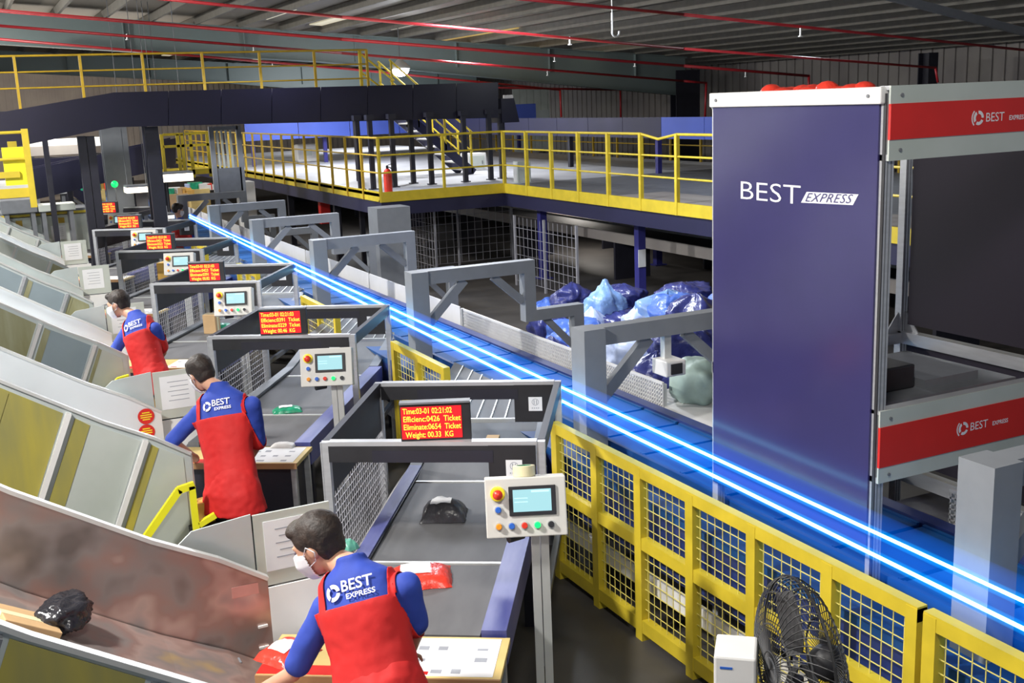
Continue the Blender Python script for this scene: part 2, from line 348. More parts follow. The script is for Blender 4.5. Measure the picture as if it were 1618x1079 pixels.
# fire sprinkler pipes
def pipe(name, label, pts, r=0.05, drops=(), m='pipe'):
    r *= 0.55; mb = MB(); mb.path(pts, r, 8)
    for p in pts[1:-1]: mb.ball(p, r*1.05, 5)
    o = mb.build(name, m, smooth=True); tag(o, label, 'pipe', None)
    for i, (px, py, Y) in enumerate(drops):
        p = pY(px, py, Y); s = MB(); s.tube(p, p+Vector((0, 0, -0.10)), 0.012, 6); s.lathe([(0.0, 0), (0.028, 0.0), (0.028, -0.012), (0, -0.012)], 10, org=tuple(p+Vector((0, 0, -0.10))))
        k = s.build('sprinkler', 'alu_light', o)
    return o
pl = [
 ('uppermost red sprinkler pipe crossing the top left of the ceiling', [(215, -6), (540, 27), (1080, 77), (1478, 107), (1482, 130)], 14, 0.035, [(900, 58, 14)]),
 ('red sprinkler pipe leaving the top edge of the picture above the ceiling hook', [(800, -4), (1080, 23), (1618, 79)], 11, 0.032, [(1265, 43, 11)]),
 ('bright red sprinkler pipe running in front of the green-grey rafter', [(-10, 16), (540, 62), (1080, 104), (1278, 120), (1278, 146)], 19, 0.05, [(876, 88, 19), (1003, 96, 19), (1178, 113, 19)]),
 ('second red sprinkler pipe along the lower edge of the rafter', [(-10, 40), (540, 84), (1080, 128), (1116, 131), (1114, 186)], 24, 0.05, [(200, 54, 24), (400, 72, 24), (865, 112, 24)]),
 ('dark red sprinkler pipe low over the navy overhead conveyor', [(-10, 61), (540, 108), (885, 142), (887, 185)], 29, 0.055, [(430, 98, 29), (757, 127, 29)]),
 ('dark red sprinkler pipe ending above the far white wall', [(760, 138), (980, 142), (981, 186)], 33, 0.06, []),
]
for lab, pts, Y, r, dr in pl: pipe('sprinkler_pipe', lab, [pY(a, b, Y) for a, b in pts], r, dr)
# ceiling hook
a = pY(967, 20, 13); mb = MB(); mb.path([a, a+Vector((0, 0, -0.22))], 0.012, 6)
c = a+Vector((0.05, 0, -0.25)); pts = [c+Vector((math.sin(t)*0.055, 0, -math.cos(t)*0.055)) for t in [(-1.9+k*0.42) for k in range(10)]]
mb.path([a+Vector((0, 0, -0.22))]+pts, 0.012, 6); mb.path([a, (a.x, a.y, roof_z(a.x))], 0.006, 6)
tag(mb.build('ceiling_hook', 'alu_light'), 'small pale hook hanging from the ceiling below the top red pipe', 'hook')
# pale diagonal beam at the top right
a, b = pY(1380, -12, 15), pY(1640, 56, 15); mb = MB(); mb.bar(a, b, 0.10, 0.13)
struct(mb.build('trim_5', 'frame_grey'))

# ------------------------------------------------------------------ sorter with its light lines
SX0, SX1 = 4.12, 4.82
root = thing('cross_belt_sorter', 'long blue cross belt sorter running diagonally through the hall', 'conveyor', (4.45, 1.0, 0))
def R(mb, name, m, par=root, **k):
    pass
L0, L1 = 0.0, 46.0
mb = MB(); mb.box(-0.72, -0.34, L0, L1, 0.84, 0.90); mb.prism([(-0.36, L0, 0.90), (-0.33, L0, 0.97), (-0.36, L0, 0.97)], (0, L1, 0)); mb.build('side_cover', 'sorter', root)
mb = MB(); mb.box(0.36, 0.46, L0, L1, 0.80, 0.98); mb.build('side_rail', 'sorter_dark', root)
mb = MB(); mb.box(-0.72, -0.69, L0, L1, 0.46, 0.84); mb.build('side_panel', 'sorter_dark', root)
mb = MB(); mb.box(-0.66, 0.40, L0, L1, 0.55, 0.84); mb.build('body', 'steel_dark', root)
mb = MB(); mb.box(-0.735, -0.70, L0, L1, 0.28, 0.40); mb.build('cable_duct', 'white_paint', root)
for k in range(46):
    mb = MB(); y = L0+0.02+k*0.5; mb.box(-0.33, 0.35, y, y+0.46, 0.90, 0.955); mb.box(-0.335, -0.31, y, y+0.46, 0.955, 0.965); mb.box(0.33, 0.355, y, y+0.46, 0.955, 0.965)
    mb.build('carrier', 'tray', root)
mb = MB()
for k in range(46): y = L0+23.02+k*0.5; mb.box(-0.33, 0.35, y, y+0.46, 0.90, 0.955)
o = mb.build('far_carriers', 'tray', root); o['kind'] = 'stuff'
for k in range(16):
    y = 0.4+k*3.0; mb = MB(); mb.box(-0.62, -0.54, y, y+0.08, 0, 0.55); mb.box(0.30, 0.38, y, y+0.08, 0, 0.55); mb.box(-0.54, 0.30, y, y+0.08, 0.15, 0.21); mb.build('leg', 'alu', root)
def neon(lab, A, B, rr):
    r = thing('light_tube', lab, 'light', (A.x, A.y, A.z), 0, 'glowing light lines over the sorter')
    a = Vector((0, 0, 0)); b = B-A
    MB().tube(a, b, rr, 12, rr*1.25).build('glowing_core', 'neon', r, smooth=True)
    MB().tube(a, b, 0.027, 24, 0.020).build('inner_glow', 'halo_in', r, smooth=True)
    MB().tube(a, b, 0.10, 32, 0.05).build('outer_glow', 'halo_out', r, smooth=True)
    mb = MB()
    return r
XN = 3.78
U0, U1 = pX(1700, 988, XN), pX(300, 340, XN)
V0, V1 = pX(1700, 1034, XN), pX(300, 343.5, XN)
neon('upper of the two glowing cyan light lines above the blue sorter', U0, U1, 0.0085)
neon('lower of the two glowing cyan light lines above the blue sorter', V0, V1, 0.0095)
# ------------------------------------------------------------------ white mesh screen on the far side of the sorter
def mesh_panel(mb, x, y0, y1, z0, z1, step, t):
    n = int((y1-y0)/step)
    for k in range(n+1): mb.box(x-t, x+t, y0+k*step-t, y0+k*step+t, z0, z1)
    n = int((z1-z0)/step)
    for k in range(n+1): mb.box(x-t, x+t, y0, y1, z0+k*step-t, z0+k*step+t)
root = thing('mesh_screen', 'low white wire mesh screen along the far side of the sorter', 'screen', (5.02, 1.2, 0))
for a, b in ((0, 3.3), (6.35, 10.5)):
    mb = MB(); mesh_panel(mb, 0, a, b, 0.70, 1.13, 0.035, 0.0055); mb.build('wire_panel', 'white_paint', root)
    mb = MB(); mb.box(-0.008, 0.012, a, b, 1.12, 1.14); mb.box(-0.008, 0.012, a, b, 0.68, 0.70); mb.build('edge_strip', 'white_paint', root)
for a in (0, 3.27, 6.35, 10.4): MB().box(0.01, 0.04, a, a+0.03, 0, 1.12).build('post', 'alu_light', root)
root = thing('sheet_screen', 'solid pale lilac screen sheets along the far part of the sorter', 'screen', (5.02, 11.8, 0))
for k in range(6): MB().box(-0.004, 0.004, k*3.3, k*3.3+3.24, 0.62, 1.15).build('sheet', 'white_paint', root)
for k in range(7): MB().box(0.006, 0.04, k*3.3-0.03, k*3.3, 0, 1.13).build('post', 'alu_light', root)
# ------------------------------------------------------------------ grey portals over the sorter
py_ = [3.34, 6.95, 10.42, 13.91, 17.25, 20.55, 23.75]
for i, y in enumerate(py_):
    r = thing('portal_frame', ORD[i]+' of the grey steel portals straddling the blue sorter', 'steel frame', (3.97, y, 0), 0, 'grey portals over the sorter')
    h = 1.84; b = 0.13
    MB().box(-0.09, 0.09, -0.10, 0.10, 0, h).build('near_post', 'frame_grey', r)
    MB().box(0.09, 1.32, -0.065, 0.065, h-0.135, h).build('high_beam', 'frame_grey', r)
    MB().box(1.19, 1.32, -0.065, 0.065, 1.18, h-0.135).build('step_post', 'frame_grey', r)
    MB().box(1.32, 1.90, -0.065, 0.065, 1.18, 1.30).build('low_beam', 'frame_grey', r)
    MB().box(1.78, 1.90, -0.065, 0.065, 0, 1.18).build('far_post', 'frame_grey', r)
    MB().bar((0.09, 0, 1.28), (0.52, 0, h-0.14), 0.06, 0.09).build('brace', 'frame_grey', r)
    MB().bar((1.19, 0, 1.40), (0.85, 0, h-0.14), 0.05, 0.08).build('brace', 'frame_grey', r)
    MB().bar((1.78, 0, 0.85), (1.45, 0, 1.19), 0.05, 0.07).build('brace', 'frame_grey', r)

# ------------------------------------------------------------------ scan tunnel with banner
X0, X1, YA, YB = 4.0, 5.5, 4.10, 5.44
r = thing('scan_tunnel', 'tall scan tunnel over the sorter with navy banner side and red lettered bands', 'scanner', (X0, YA, 0))
H = 3.48
def LB(x0, x1, y0, y1, z0, z1, name, m, **k): return MB().box(x0, x1, y0, y1, z0, z1).build(name, m, r, **k)
ban = LB(-0.012, 0.0, 0.01, YB-YA, 1.10, H-0.07, 'banner', 'banner')
# banner text: text x direction on the banner seen from -X side runs towards -Y
def ban_uv(px, py): q = pX(px, py, X0-0.0125); return Vector((q.x-X0, q.y-YA, q.z))
A = ban_uv(1171, 314)
A2 = ban_uv(1266, 320); fit_text('BEST', A.y-A2.y-0.004, ban_uv(1171, 286).z-A.z, (-0.013, A.y, A.z), (0, -1, 0), (0, 0, 1), 'lettering', 'white_letter', ban, thick=0.002, bold=-0.0008)
B = ban_uv(1266, 320); C = ban_uv(1275, 303); D_ = ban_uv(1357, 307); E_ = ban_uv(1348, 324)
q = MB(); q.add([(-0.0145, p.y, p.z) for p in (B, E_, D_, C)], [(0, 1, 2, 3)]); q.build('lettering_plate', 'white_letter', ban)
p0 = ban_uv(1273, 318.3); p1 = ban_uv(1349, 321.5); fit_text('EXPRESS', p0.y-p1.y, 0.046, (-0.016, p0.y, p0.z), (0, -(p0.y-p1.y), p1.z-p0.z), (0, 0, 1), 'lettering', 'navy_letter', ban, thick=0.001, shear=0.45, space=1.08)
LB(-0.035, 0.02, -0.02, YB-YA+0.01, H-0.07, H+0.012, 'top_rail', 'white_paint', bevel=0.008)
for yy in (0.06, YB-YA-0.06): MB().tube((-0.036, yy, H-0.03), (-0.042, yy, H-0.03), 0.009, 8).build('screw', 'rib_grey', r)
for x, y in ((0.0, 0), (0.0, YB-YA), (X1-X0, YB-YA), (X1-X0, 0)):
    p = MB(); z0 = 0.0
    p.box(x-0.0, x+0.055, y-0.03, y+0.025, z0, H-0.02)
    po = p.build('post', 'alu', r)
    gg = MB()
    for s in (0.014, 0.038): gg.box(x+s-0.003, x+s+0.003, y-0.032, y+0.027, z0, H-0.02)
    gg.build('groove', 'rib_grey', po)
LB(-0.006, 0.0, -0.03, -0.012, 0.0, H-0.02, 'dark_seam', 'black')
# far-side dark panels
LB(X1-X0+0.03, X1-X0+0.042, 0.0, YB-YA-0.06, 1.93, H, 'rear_panel', 'banner_dark')
LB(X1-X0+0.03, X1-X0+0.042, 0.0, YB-YA-0.06, 0.98, 1.80, 'lower_rear_panel', 'banner_dark')
# horizontal rails
LB(X1-X0, X1-X0+0.07, 0.0, YB-YA, 1.80, 1.88, 'cross_rail', 'alu')
LB(X1-X0, X1-X0+0.07, 0.0, YB-YA, 0.84, 0.94, 'cross_rail', 'alu')
LB(0.02, 0.075, 0.0, YB-YA, 1.80, 1.87, 'cross_rail', 'alu')
LB(0.0, X1-X0, YB-YA-0.04, YB-YA+0.03, 1.80, 1.87, 'cross_rail', 'alu')
LB(0.0, X1-X0, YB-YA-0.04, YB-YA+0.03, H-0.08, H, 'cross_rail', 'alu')
# scanner unit shelf inside
LB(0.12, X1-X0-0.1, 0.3, 1.15, 1.74, 1.79, 'shelf', 'rib_grey')
sc = LB(0.20, 0.75, 0.45, 0.95, 1.79, 1.93, 'scanner_unit', 'black', bevel=0.01)
MB().tube((0.32, 0.44, 1.86), (0.32, 0.40, 1.86), 0.045, 16).build('red_lens', 'btn_red', sc)
MB().box(0.78, 1.2, 0.4, 1.0, 1.79, 1.84).build('tray', 'rib_grey', sc)
# gussets
for dx, dy in ((-0.13, 0), (0.0, -0.14)):
    x, y = X1-X0+0.035, YB-YA-0.005
    gm = MB(); gm.prism([(x+dx*0.2, y+dy*0.2, 1.87), (x+dx*1.1, y+dy*1.1, 1.87), (x+dx*0.2, y+dy*0.2, 2.02)], (0.008 if dx == 0 else 0, 0.008 if dy == 0 else 0, 0)); gm.build('gusset', 'alu', r)
# cross bands on the face towards the camera
def band(z0, z1, z2, z3, lx, tz):
    LB(0.0, X1-X0+0.1, -0.05, -0.04, z0, z1, 'grey_band', 'panel_grey'); b = LB(0.0, X1-X0+0.1, -0.055, -0.04, z1, z2, 'red_band', 'red_panel'); LB(0.0, X1-X0+0.1, -0.05, -0.04, z2, z3, 'grey_band', 'panel_grey')
    LB(0.0, X1-X0+0.1, -0.04, 0.02, z3-0.02, z3, 'edge_profile', 'alu'); LB(0.0, X1-X0+0.1, -0.04, 0.02, z0, z0+0.03, 'edge_profile', 'alu')
    g = 0.052; y = -0.0565
    rg = MB(); c = Vector((lx, y, tz+g*0.4))
    for k in range(3):
        for j in range(5):
            a0 = k*2*PI/3+j*0.33; a1 = a0+0.36; ro, ri = 0.036, 0.020
            rg.add([c+Vector((math.cos(t)*rr, 0, math.sin(t)*rr)) for t, rr in ((a0, ri), (a1, ri), (a1, ro), (a0, ro))], [(0, 1, 2, 3)])
    for j in range(6):
        a0 = 2.3+j*0.28; a1 = a0+0.30; rg.add([c+Vector((math.cos(t)*rr, 0, math.sin(t)*rr)) for t, rr in ((a0, 0.042), (a1, 0.042), (a1, 0.050), (a0, 0.050))], [(0, 1, 2, 3)])
    rg.build('round_mark', 'white_letter', b)
    put_text('BEST', g*1.22, (lx+0.047, y, tz), (1, 0, 0), (0, 0, 1), 'lettering', 'white_letter', b, thick=0.0005)
    put_text('EXPRESS', g*0.62, (lx+0.215, y, tz+0.002), (1, 0, 0), (0, 0, 1), 'lettering', 'white_letter', b, thick=0.0005, bold=0.0006)
a = pY(1546, 192, YA-0.056); band(3.14, 3.24, 3.41, 3.495, a.x-X0, a.z-0.003)
a = pY(1522, 682, YA-0.056); band(1.50, 1.585, 1.80, 1.885, a.x-X0, a.z-0.003)
for z in (3.45, 3.19, 1.84, 1.54): MB().tube((0.07, -0.05, z), (0.07, -0.058, z), 0.009, 8).build('screw', 'rib_grey', r)
# red cloth heaped on the tunnel top
mb = MB()
for k in range(16): mb.ball((4.14+rnd.random()*0.14, 4.42+k*0.052, 3.475), (0.07, 0.05+0.03*rnd.random(), 0.025+0.035*rnd.random()), 7)
o = mb.build('red_cloth', 'red_bag', smooth=True); tag(o, 'crumpled red cloth lying on top of the scan tunnel', 'cloth')
mb = MB(); mb.box(4.01, 4.36, 4.25, 5.36, 3.44, 3.475); tag(mb.build('top_board', 'rib_grey'), 'narrow grey board lying across the top of the scan tunnel', 'board')

# receiving table beyond the mesh screen
r = thing('receiving_table', 'wide white receiving table beyond the mesh screen, left of the banner', 'table', (5.00, 5.0, 0))
MB().prism([(0, 0.5, 0.88), (1.6, 0.5, 0.88), (1.6, 3.2, 0.88), (0.35, 3.0, 0.88), (0, 2.5, 0.88)], (0, 0, 0.05)).build('table_top', 'white_paint', r)
for x, y in ((0.08, 0.6), (1.5, 0.6), (1.5, 3.0), (0.3, 2.7)): MB().box(x, x+0.05, y, y+0.05, 0, 0.88).build('leg', 'alu', r)
# second row white run-out under the tunnel, right
r = thing('outfeed_table', 'dark outfeed table with a white side net behind the nearest grey portal', 'table', (5.2, 2.0, 0))
MB().box(0, 1.3, 0, 3.2, 0.72, 0.78).build('table_top', 'steel_dark', r)
MB().box(0, 0.06, 0, 3.2, 0.50, 0.72).build('apron', 'white_paint', r)
for x, y in ((0.08, 0.1), (1.2, 0.1), (1.2, 3.05), (0.08, 3.05)): MB().box(x, x+0.05, y, y+0.05, 0, 0.72).build('leg', 'alu', r)

# ------------------------------------------------------------------ yellow mesh fences
def fence(label, y_top, y_end, posts, h=1.2, group='yellow mesh fences beside the sorter', mid=0.68, t=0.072):
    r = thing('mesh_fence', label, 'fence', (3.62, y_end, 0), 0, group)
    L = y_top-y_end
    MB().box(-0.03, 0.03, 0, L, h-0.075, h).build('top_rail', 'yellow', r)
    MB().box(-0.03, 0.03, 0, L, 0.06, 0.15).build('bottom_rail', 'yellow', r)
    MB().box(-0.028, 0.028, 0, L, mid-0.04, mid+0.04).build('middle_rail', 'yellow', r)
    ps = [p-y_end for p in posts]
    for p in ps: MB().box(-0.032, 0.032, max(0, p-0.038), min(L, p+0.038), 0.0, h-0.01).build('post', 'yellow', r)
    e = sorted([0]+ps+[L])
    for a, b in zip(e[:-1], e[1:]):
        if b-a < 0.1: continue
        for z0, z1 in ((0.15, mid-0.04), (mid+0.04, h-0.075)):
            mb = MB(); n = max(2, round((b-a)/t))
            for k in range(1, n): yy = a+(b-a)*k/n; mb.box(-0.002, 0.002, yy-0.002, yy+0.002, z0, z1)
            n = max(2, round((z1-z0)/t))
            for k in range(1, n): zz = z0+(z1-z0)*k/n; mb.box(-0.002, 0.002, a, b, zz-0.002, zz+0.002)
            mb.build('wire_mesh', 'yellow_wire', r)
    return r
fence('long yellow mesh fence with seven posts in front of the banner and fan', 6.87, 3.37, [6.83, 6.26, 5.71, 5.14, 4.56, 3.96, 3.40])
fence('yellow mesh fence section cut by the right edge of the picture', 3.335, 1.4, [3.30, 2.72, 2.1, 1.45])
for i, (a, b) in enumerate(((10.25, 8.88), (13.55, 12.1), (17.2, 15.9), (21.0, 19.7), (24.8, 23.5))):
    fence(['short two-bay yellow mesh fence behind the nearest red display', 'short yellow mesh fence behind the second nearest red display', 'small yellow mesh fence behind the third nearest red display', 'small yellow mesh fence behind the fourth nearest red display', 'tiny yellow fence at the far end of the light lines'][i], a, b, [a-0.04, (a+b)/2, b+0.04])
# ------------------------------------------------------------------ work stations
AZ = math.radians(32.5)
def station_origin(k): return Vector((1.79+0.05*k, 6.44+3.78*k, 0))
UV = Vector((math.cos(AZ), -math.sin(AZ), 0)); VV = Vector((math.sin(AZ), math.cos(AZ), 0))
def L2W(k, u, v, z=0): return station_origin(k)+UV*u+VV*v+Vector((0, 0, z))
place = ['', 'second ', 'third ', 'fourth ', 'fifth ', 'sixth ', 'seventh ']
txt = [('Time:03-01 02:21:02', 'Efficienc:0426  Ticket', 'Eliminate:0654  Ticket', 'Weight: 00.33  KG'),
       ('Time:03-01 02:21:03', 'Efficienc:0391  Ticket', 'Eliminate:0229  Ticket', 'Weight: 00.46  KG'),
       ('Time:03-01 02:21:03', 'Efficienc:0423  Ticket', 'Eliminate:0391  Ticket', 'Weight: 00.82  KG'),
       ('Time:03-01 02:21:04', 'Efficienc:0421  Ticket', 'Eliminate:0323  Ticket', 'Weight: 00.22  KG'),
       ('Time:03-01 02:21:03', 'Efficienc:0415  Ticket', 'Eliminate:0311  Ticket', 'Weight: 00.51  KG'),
       ('Time:03-01 02:21:03', 'Efficienc:0402  Ticket', 'Eliminate:0208  Ticket', 'Weight: 00.64  KG')]
NS = 6
def make_conveyor(k):
    o = station_origin(k)
    r = thing('belt_conveyor', ORD[k]+' of the black induction belts leading from the workers to the sorter', 'conveyor', o, -AZ, 'induction belts')
    zb = 0.80
    for v0, v1, h0, h1 in ((-1.18, -0.30, zb, zb), (-0.24, 1.14, zb, zb), (1.20, 2.26, zb, zb+0.12)):
        MB().prism([(0.30, v0, h0), (0.30, v1, h1), (0.30, v1, h1-0.05), (0.30, v0, h0-0.05)], (0.80, 0, 0)).build('belt', 'belt', r)
    for v in (-0.285, 1.155): MB().box(0.30, 1.10, v, v+0.025, zb-0.03, zb+0.006).build('joint_strip', 'alu_light', r)
    ra, rb = ('rail_grey', 'blue_rail') if k == 0 else ('rib_grey', 'rib_grey')
    MB().prism([(0.10, -1.18, zb-0.10), (0.20, -1.18, zb+0.03), (0.20, -1.18, zb-0.16), (0.10, -1.18, zb-0.16)], (0, 2.62, 0)).build('guide_slope', ra, r)
    MB().box(0.20, 0.292, -1.18, 1.44, zb-0.16, zb+0.035).build('side_rail', rb, r)
    MB().box(1.108, 1.24, -1.18, 1.44, zb-0.16, zb+0.03).build('side_rail', 'blue_rail', r)
    for u in (0.20, 1.108): MB().prism([(u, 1.44, zb-0.16), (u, 2.27, zb-0.10), (u, 2.27, zb+0.155), (u, 1.44, zb+0.035)], (0.092, 0, 0)).build('side_rail', 'rib_grey', r)
    MB().box(0.292, 0.30, -1.18, 2.27, zb-0.05, zb+0.02).build('inner_strip', 'black', r)
    MB().box(0.25, 1.15, -1.16, 2.25, zb-0.22, zb-0.06).build('body', 'steel_dark', r)
    for v in (-1.05, 0.5, 2.0):
        for u in (0.22, 1.14): MB().box(u, u+0.06, v, v+0.06, 0, zb-0.16).build('leg', 'steel_dark', r)
    # strip conveyor section feeding the sorter; its end is cut along the sorter line
    zs = zb+0.15; n = 9; ca, sa = math.cos(AZ), math.sin(AZ)
    def vend(u): return (4.10-o.x-u*ca)/sa
    for j in range(n):
        u0 = 0.12+j*0.118; u1 = u0+0.106; v0 = 2.34
        MB().prism([(u0, v0, zb+0.13), (u1, v0, zb+0.13), (u1, vend(u1), zs+0.045), (u0, vend(u0), zs+0.045)], (0, 0, -0.03)).build('strip_belt', 'belt', r)
        MB().bar(((u1+0.009), v0, zb+0.136), ((u1+0.009), vend(u1+0.009), zs+0.05), 0.010, 0.012).build('strip_guide', 'alu_light', r)
    MB().prism([(0.08, 2.31, zb-0.12), (1.22, 2.31, zb-0.12), (1.22, vend(1.22)-0.30, zb-0.12), (0.08, vend(0.08)-0.30, zb-0.12)], (0, 0, 0.12)).build('strip_body', 'steel_dark', r)
    MB().box(0.10, 1.2, 2.31, 2.335, zb-0.05, zb+0.14).build('cross_strip', 'alu_light', r)
    for u in (0.14, 1.1): MB().box(u, u+0.06, 2.5, 2.56, 0, zb-0.12).build('leg', 'steel_dark', r)
def make_gantry(k):
    r = thing('gantry_frame', 'aluminium scanning frame over the '+ORD[k]+' black belt, carrying its red display', 'frame', station_origin(k), -AZ, 'gantry frames over the belts')
    W_, D_ = 1.34, 1.44; zt = 1.48
    for u, v in ((0, 0), (W_, 0), (0, D_), (W_, D_)):
        mb = MB(); mb.box(u-0.025, u+0.025, v-0.025, v+0.025, 0, zt); mb.box(u-0.028, u-0.02, v-0.028, v-0.012, 0, zt); mb.box(u-0.028, u-0.02, v+0.012, v+0.028, 0, zt); mb.build('post', 'alu', r)
    for v in (0, D_):
        MB().box(0.025, W_-0.025, v-0.03, v+0.03, zt-0.022, zt+0.005).build('cross_beam', 'alu', r)
        MB().box(0.025, W_-0.03, v-0.034, v-0.026, zt-0.125, zt-0.022).build('black_strip', 'black', r)
        MB().box(0.30, 1.05, v-0.04, v-0.034, zt-0.125, zt-0.05).build('light_bar', 'steel_dark', r)
        pl_ = MB().box(1.02, W_-0.03, v-0.038, v-0.03, zt-0.30, zt-0.02).build('sensor_plate', 'black', r)
        q = MB().box(1.125, 1.225, v-0.0400, v-0.0385, zt-0.215, zt-0.11).build('notice', 'paper', pl_)
        mb = MB(); c = Vector((1.175, v-0.0405, zt-0.148))
        for j in range(16):
            a0 = j*PI/8; a1 = a0+PI/8; mb.add([c+Vector((math.cos(t)*rr, -0.0002, math.sin(t)*rr)) for t, rr in ((a0, 0.022), (a1, 0.022), (a1, 0.026), (a0, 0.026))], [(0, 1, 2, 3)])
        mb.box(1.163, 1.169, v-0.0412, v-0.0405, zt-0.165, zt-0.132); mb.box(1.181, 1.187, v-0.0412, v-0.0405, zt-0.165, zt-0.132)
        for j in range(4): mb.box(1.148+j*0.015, 1.156+j*0.015, v-0.0412, v-0.0405, zt-0.197, zt-0.189)
        mb.build('print', 'ink', q)
    for u in (0, W_):
        MB().box(u-0.022, u+0.022, 0.025, D_-0.025, zt-0.035, zt+0.003).build('side_beam', 'steel_dark', r)
        MB().box(u-0.02, u+0.02, 0.03, D_-0.03, zt-0.10, zt-0.036).build('side_strip', 'black', r)
        MB().box(u-0.02, u+0.02, 0.03, D_-0.03, 0.42, 0.47).build('low_beam', 'rib_grey', r)
    MB().box(0, 0.01, 0.03, D_-0.03, 1.12, 1.38).build('side_sheet', 'black', r)
    mb = MB()
    for j in range(1, 26): mb.box(-0.003, 0.003, 0.03+j*0.054-0.002, 0.03+j*0.054+0.002, 0.48, 1.12)
    for j in range(1, 12): mb.box(-0.003, 0.003, 0.03, D_-0.03, 0.48+j*0.054-0.002, 0.48+j*0.054+0.002)
    mb.build('wire_mesh', 'cage_wire', r)
def make_display(k):
    c = L2W(k, 0.70, -0.005, 1.485)
    r = thing('led_display', ORD[k]+' of the red LED displays, standing on its gantry frame', 'display', c, -YAW, 'red displays on the frames')
    w2 = 0.215; h = 0.235
    case = MB().box(-w2, w2, 0.0, 0.055, 0.0, h).build('case', 'black', r, bevel=0.004)
    MB().box(-w2, w2, -0.012, 0.056, h, h+0.012).build('top_lip', 'rib_grey', r)
    MB().box(-w2+0.008, w2-0.055, -0.004, 0.0, 0.016, h-0.018).build('led_panel', 'led_red', r)
    lw = 0.36
    for j, t in enumerate(txt[k]):
        z = h-0.060-j*0.050; x0 = -w2+0.018 + (0.012 if j == 3 else 0)
        vs, fs = text_mesh(t, 0.050, bold=0.0005); wd_ = max(v.x for v in vs); s = min(1.0, (0.30 if j == 0 else 0.352 if j < 3 else 0.29)/wd_)
        mb = MB(); mb.add([(x0+v.x*s, -0.0052, z+v.y) for v in vs], fs); mb.build('led_text', 'led_text', r)
def make_control(k):
    c = L2W(k, 1.33, -0.86, 0)
    r = thing('control_station', ORD[k]+' of the light grey control boxes with lit screens, on its aluminium post', 'control panel', c, -YAW+0.03, 'control boxes')
    for x in (0.045, 0.095): MB().box(x-0.022, x+0.022, 0.02, 0.06, 0, 1.24).build('post', 'alu_light', r)
    tz = 1.222; hh = 0.315; W2 = 0.215
    T = Matrix.Translation((0, 0, tz)) @ Matrix.Rotation(math.radians(-14), 4, 'X')
    b = MB().box(-W2, W2, -0.055, 0.085, 0, hh).build('enclosure', 'enclosure', r, bevel=0.006); b.matrix_local = T
    f = -0.056
    z_ = MB().box(-0.09, 0.16, f-0.010, f, 0.115, 0.27).build('bezel', 'black', b, bevel=0.003)
    s_ = MB().box(-0.068, 0.135, f-0.0115, f-0.010, 0.135, 0.252).build('screen', 'screen', z_)
    mb = MB(); mb.box(0.03, 0.125, f-0.0122, f-0.0115, 0.236, 0.246); mb.box(-0.06, 0.01, f-0.0122, f-0.0115, 0.205, 0.209); mb.box(-0.06, 0.01, f-0.0122, f-0.0115, 0.185, 0.189); mb.build('screen_bar', 'screen_bar', z_)
    AX = Matrix.Rotation(PI/2, 3, 'X')
    def btn(x, z, rr, m, name='button', dpt=0.022): return MB().lathe([(0, 0), (rr, 0), (rr, dpt*0.8), (rr*0.8, dpt), (0, dpt)], 16, AX, (x, f, z)).build(name, m, b, smooth=False)
    y_ = btn(-0.148, 0.235, 0.040, 'btn_yellow', 'emergency_collar', 0.012)
    MB().lathe([(0.012, 0.01), (0.014, 0.03), (0.027, 0.034), (0.025, 0.05), (0, 0.054)], 16, AX, (-0.148, f, 0.232)).build('emergency_button', 'btn_red', b, smooth=True)
    for x, z, m_ in ((-0.148, 0.150, 'btn_blue'), (-0.148, 0.062, 'btn_orange'), (-0.080, 0.062, 'btn_blue'), (-0.012, 0.062, 'btn_red'), (0.056, 0.062, 'lamp_green'), (0.128, 0.062, 'black')):
        MB().lathe([(0, 0), (0.021, 0), (0.021, 0.006), (0, 0.006)], 16, AX, (x, f, z)).build('button_ring', 'alu_light', b)
        btn(x, z, 0.0165, m_, 'switch' if m_ == 'black' else 'button')
    MB().tube((-0.10, -0.02, -0.012), (-0.02, 0.03, 0.0), 0.022, 12).build('clamp_handle', 'black', b)
    return r
def make_table(k):
    r = thing('packing_table', ORD[k]+' of the low packing tables at the worker ends of the belts', 'table', station_origin(k), -AZ, 'packing tables')
    z = 0.80
    t = MB().box(0.05, 1.26, -1.62, -1.20, z-0.03, z).build('table_top', 'board_top', r)
    MB().box(0.05, 1.26, -1.632, -1.62, z-0.045, z+0.002).build('edge', 'wood_edge', r)
    s = MB().box(0.78, 1.22, -1.60, -1.22, z, z+0.002).build('printed_sheet', 'paper', r)
    q = random.Random(k); mb = MB()
    for a in range(4):
        for b in range(3):
            if q.random() < 0.8: x = 0.81+a*0.10; y = -1.575+b*0.115; mb.box(x, x+0.04+q.random()*0.03, y, y+0.02+q.random()*0.025, z+0.002, z+0.0026)
    mb.build('print', 'ink', s)
    mb = MB(); mb.box(0.83, 0.90, -1.59, -1.56, z+0.0026, z+0.003); mb.box(0.05, 0.74, -1.61, -1.52, z, z+0.002); mb.build('red_print', 'red_panel', r)
    MB().box(0.10, 1.20, -1.57, -1.24, 0.35, z-0.05).build('cupboard', 'steel_dark', r)
    for u in (0.07, 1.20):
        for v in (-1.60, -1.26): MB().box(u, u+0.04, v, v+0.04, 0, z-0.03).build('leg', 'alu', r)
prof = [(-3.2, 4.05), (-1.6, 2.95), (-0.8, 2.37), (0.0, 1.79), (0.6, 1.41), (0.92, 1.24), (1.16, 1.08)]
